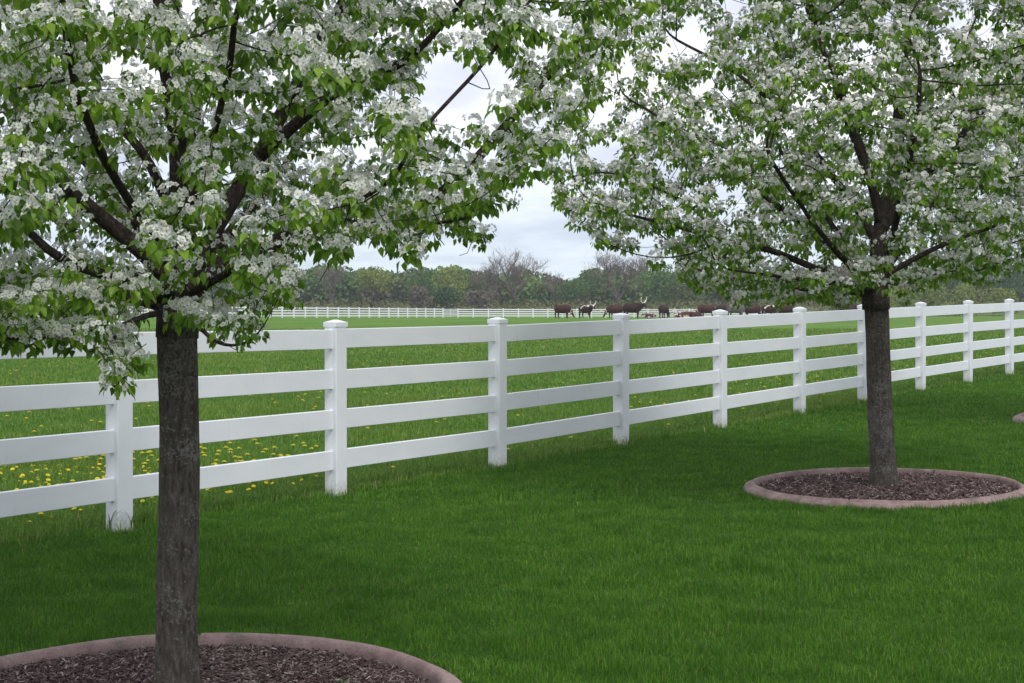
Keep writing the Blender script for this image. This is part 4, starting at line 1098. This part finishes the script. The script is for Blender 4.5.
def cow(px, Y, yaw, pose, hid, label, sc=1.0, horn=1.0, dz_=0):
    me, hb_, dz = POSE[pose]
    if (pose, hid) not in BODY:
        m2 = me.copy(); m2.materials.clear(); m2.materials.append(HIDE[hid]); BODY[(pose, hid)] = m2
    x = (px - CX) / F * Y
    root = thing('longhorn_cow', label, 'cow', (x, Y, gz(x, Y)), math.radians(yaw), 'longhorn cattle in the pasture')
    sc *= .92; root.scale = (sc, sc, sc)
    obj('body', BODY[(pose, hid)], root)
    for s in (-1, 1):
        b0 = hb_ + np.array([0, s * .06, 0])
        if pose == 'graze': pts = [b0, b0 + np.array([-.02, s * .16, .04]) * horn, b0 + np.array([.10, s * .36, .10]) * horn, b0 + np.array([.26, s * .48, .26]) * horn, b0 + np.array([.34, s * .50, .44]) * horn]
        else: pts = [b0, b0 + np.array([-.02, s * .16, .05]) * horn, b0 + np.array([-.02, s * .34, .16]) * horn, b0 + np.array([.03, s * .44, .38]) * horn, b0 + np.array([.06, s * .40, .60]) * horn]
        mb = MB(); mb.tube(pts, np.array([.060, .060, .052, .038, .012]) * (.6 + .4 * horn), 8); obj('horn', mb.mesh('horn', M['horn'], smooth=True), root)
    mb = MB(); z0 = 1.24 + dz
    mb.tube([(-.96, 0, z0), (-1.04, 0, z0 - .15), (-1.03, .02, max(.1, z0 - .55)), (-1.02, .03, max(.05, z0 - .80))], [.035, .025, .018, .035], 6)
    obj('tail', mb.mesh('tail', HIDE[hid], smooth=True), root)
    return root
cow(563, 137, -38, 'graze', 'red', 'reddish brown cow grazing head down, leftmost of the herd')
cow(586, 138, -52, 'stand', 'spot', 'dark cow with a white patch on its side and white horns, second from left', sc=.98, horn=.8)
cow(615, 141, 205, 'graze', 'red', 'red-brown cow grazing, half hidden behind the big dark bull', sc=1.0)
cow(633, 136, -36, 'stand', 'dark', 'big dark brown bull with tall upright white horns facing right', sc=1.12, horn=.95)
cow(650, 134, 160, 'lie', 'pied', 'small red and white calf lying just in front of the dark bull', sc=.62, horn=.35)
cow(664, 139, 62, 'graze', 'dark', 'dark brown cow seen partly from behind, grazing right of the big bull', sc=1.03)
cow(682, 133, 20, 'lie', 'pied', 'red and white cow lying down, left one of the resting pair', sc=.85, horn=.8)
cow(694, 134, 200, 'lie', 'red', 'red cow lying down, right one of the resting pair', sc=.85, horn=.8)
cow(706, 138, 205, 'graze', 'red', 'red-brown cow standing beside the resting pair, left of the fence post', sc=1.0)
cow(737, 137, -32, 'stand', 'roan', 'grey roan bull with white upright horns behind the fence post', sc=1.06, horn=.75)
cow(722, 142, 120, 'graze', 'dark', 'dark cow standing behind the grey roan bull', sc=1.0)
cow(770, 139, -40, 'stand', 'spot', 'brown cow with pale patches under the low branches of the right-hand tree', sc=.98, horn=.6)
cow(752, 141, 170, 'graze', 'red', 'red-brown cow grazing between the grey bull and the patched cow', sc=1.0)
cow(786, 140, 15, 'graze', 'dark', 'dark cow grazing just right of the patched cow, mostly behind blossom')
cow(850, 136, 10, 'graze', 'dark', 'dark cow grazing just left of the right-hand trunk, only its back showing')
cow(881, 139, 175, 'graze', 'red', 'red-brown cow whose back shows above the top rail right of the trunk')

# ------------------------------------------------------------------ air
mb = MB(); mb.box(-330, 330, -60, 372, -3.2, 22)
hm = bpy.data.materials.new('haze_air'); hm.use_nodes = True; nt = hm.node_tree; nt.nodes.clear()
ho = nt.nodes.new('ShaderNodeOutputMaterial'); pv = nt.nodes.new('ShaderNodeVolumePrincipled')
pv.inputs['Color'].default_value = (.86, .91, .97, 1); pv.inputs['Density'].default_value = .00032; pv.inputs['Anisotropy'].default_value = .2
nt.links.new(pv.outputs[0], ho.inputs['Volume'])
tag(obj('haze', mb.mesh('haze', hm)), 'thin pale haze in the air over the pasture', 'haze', kind='stuff')
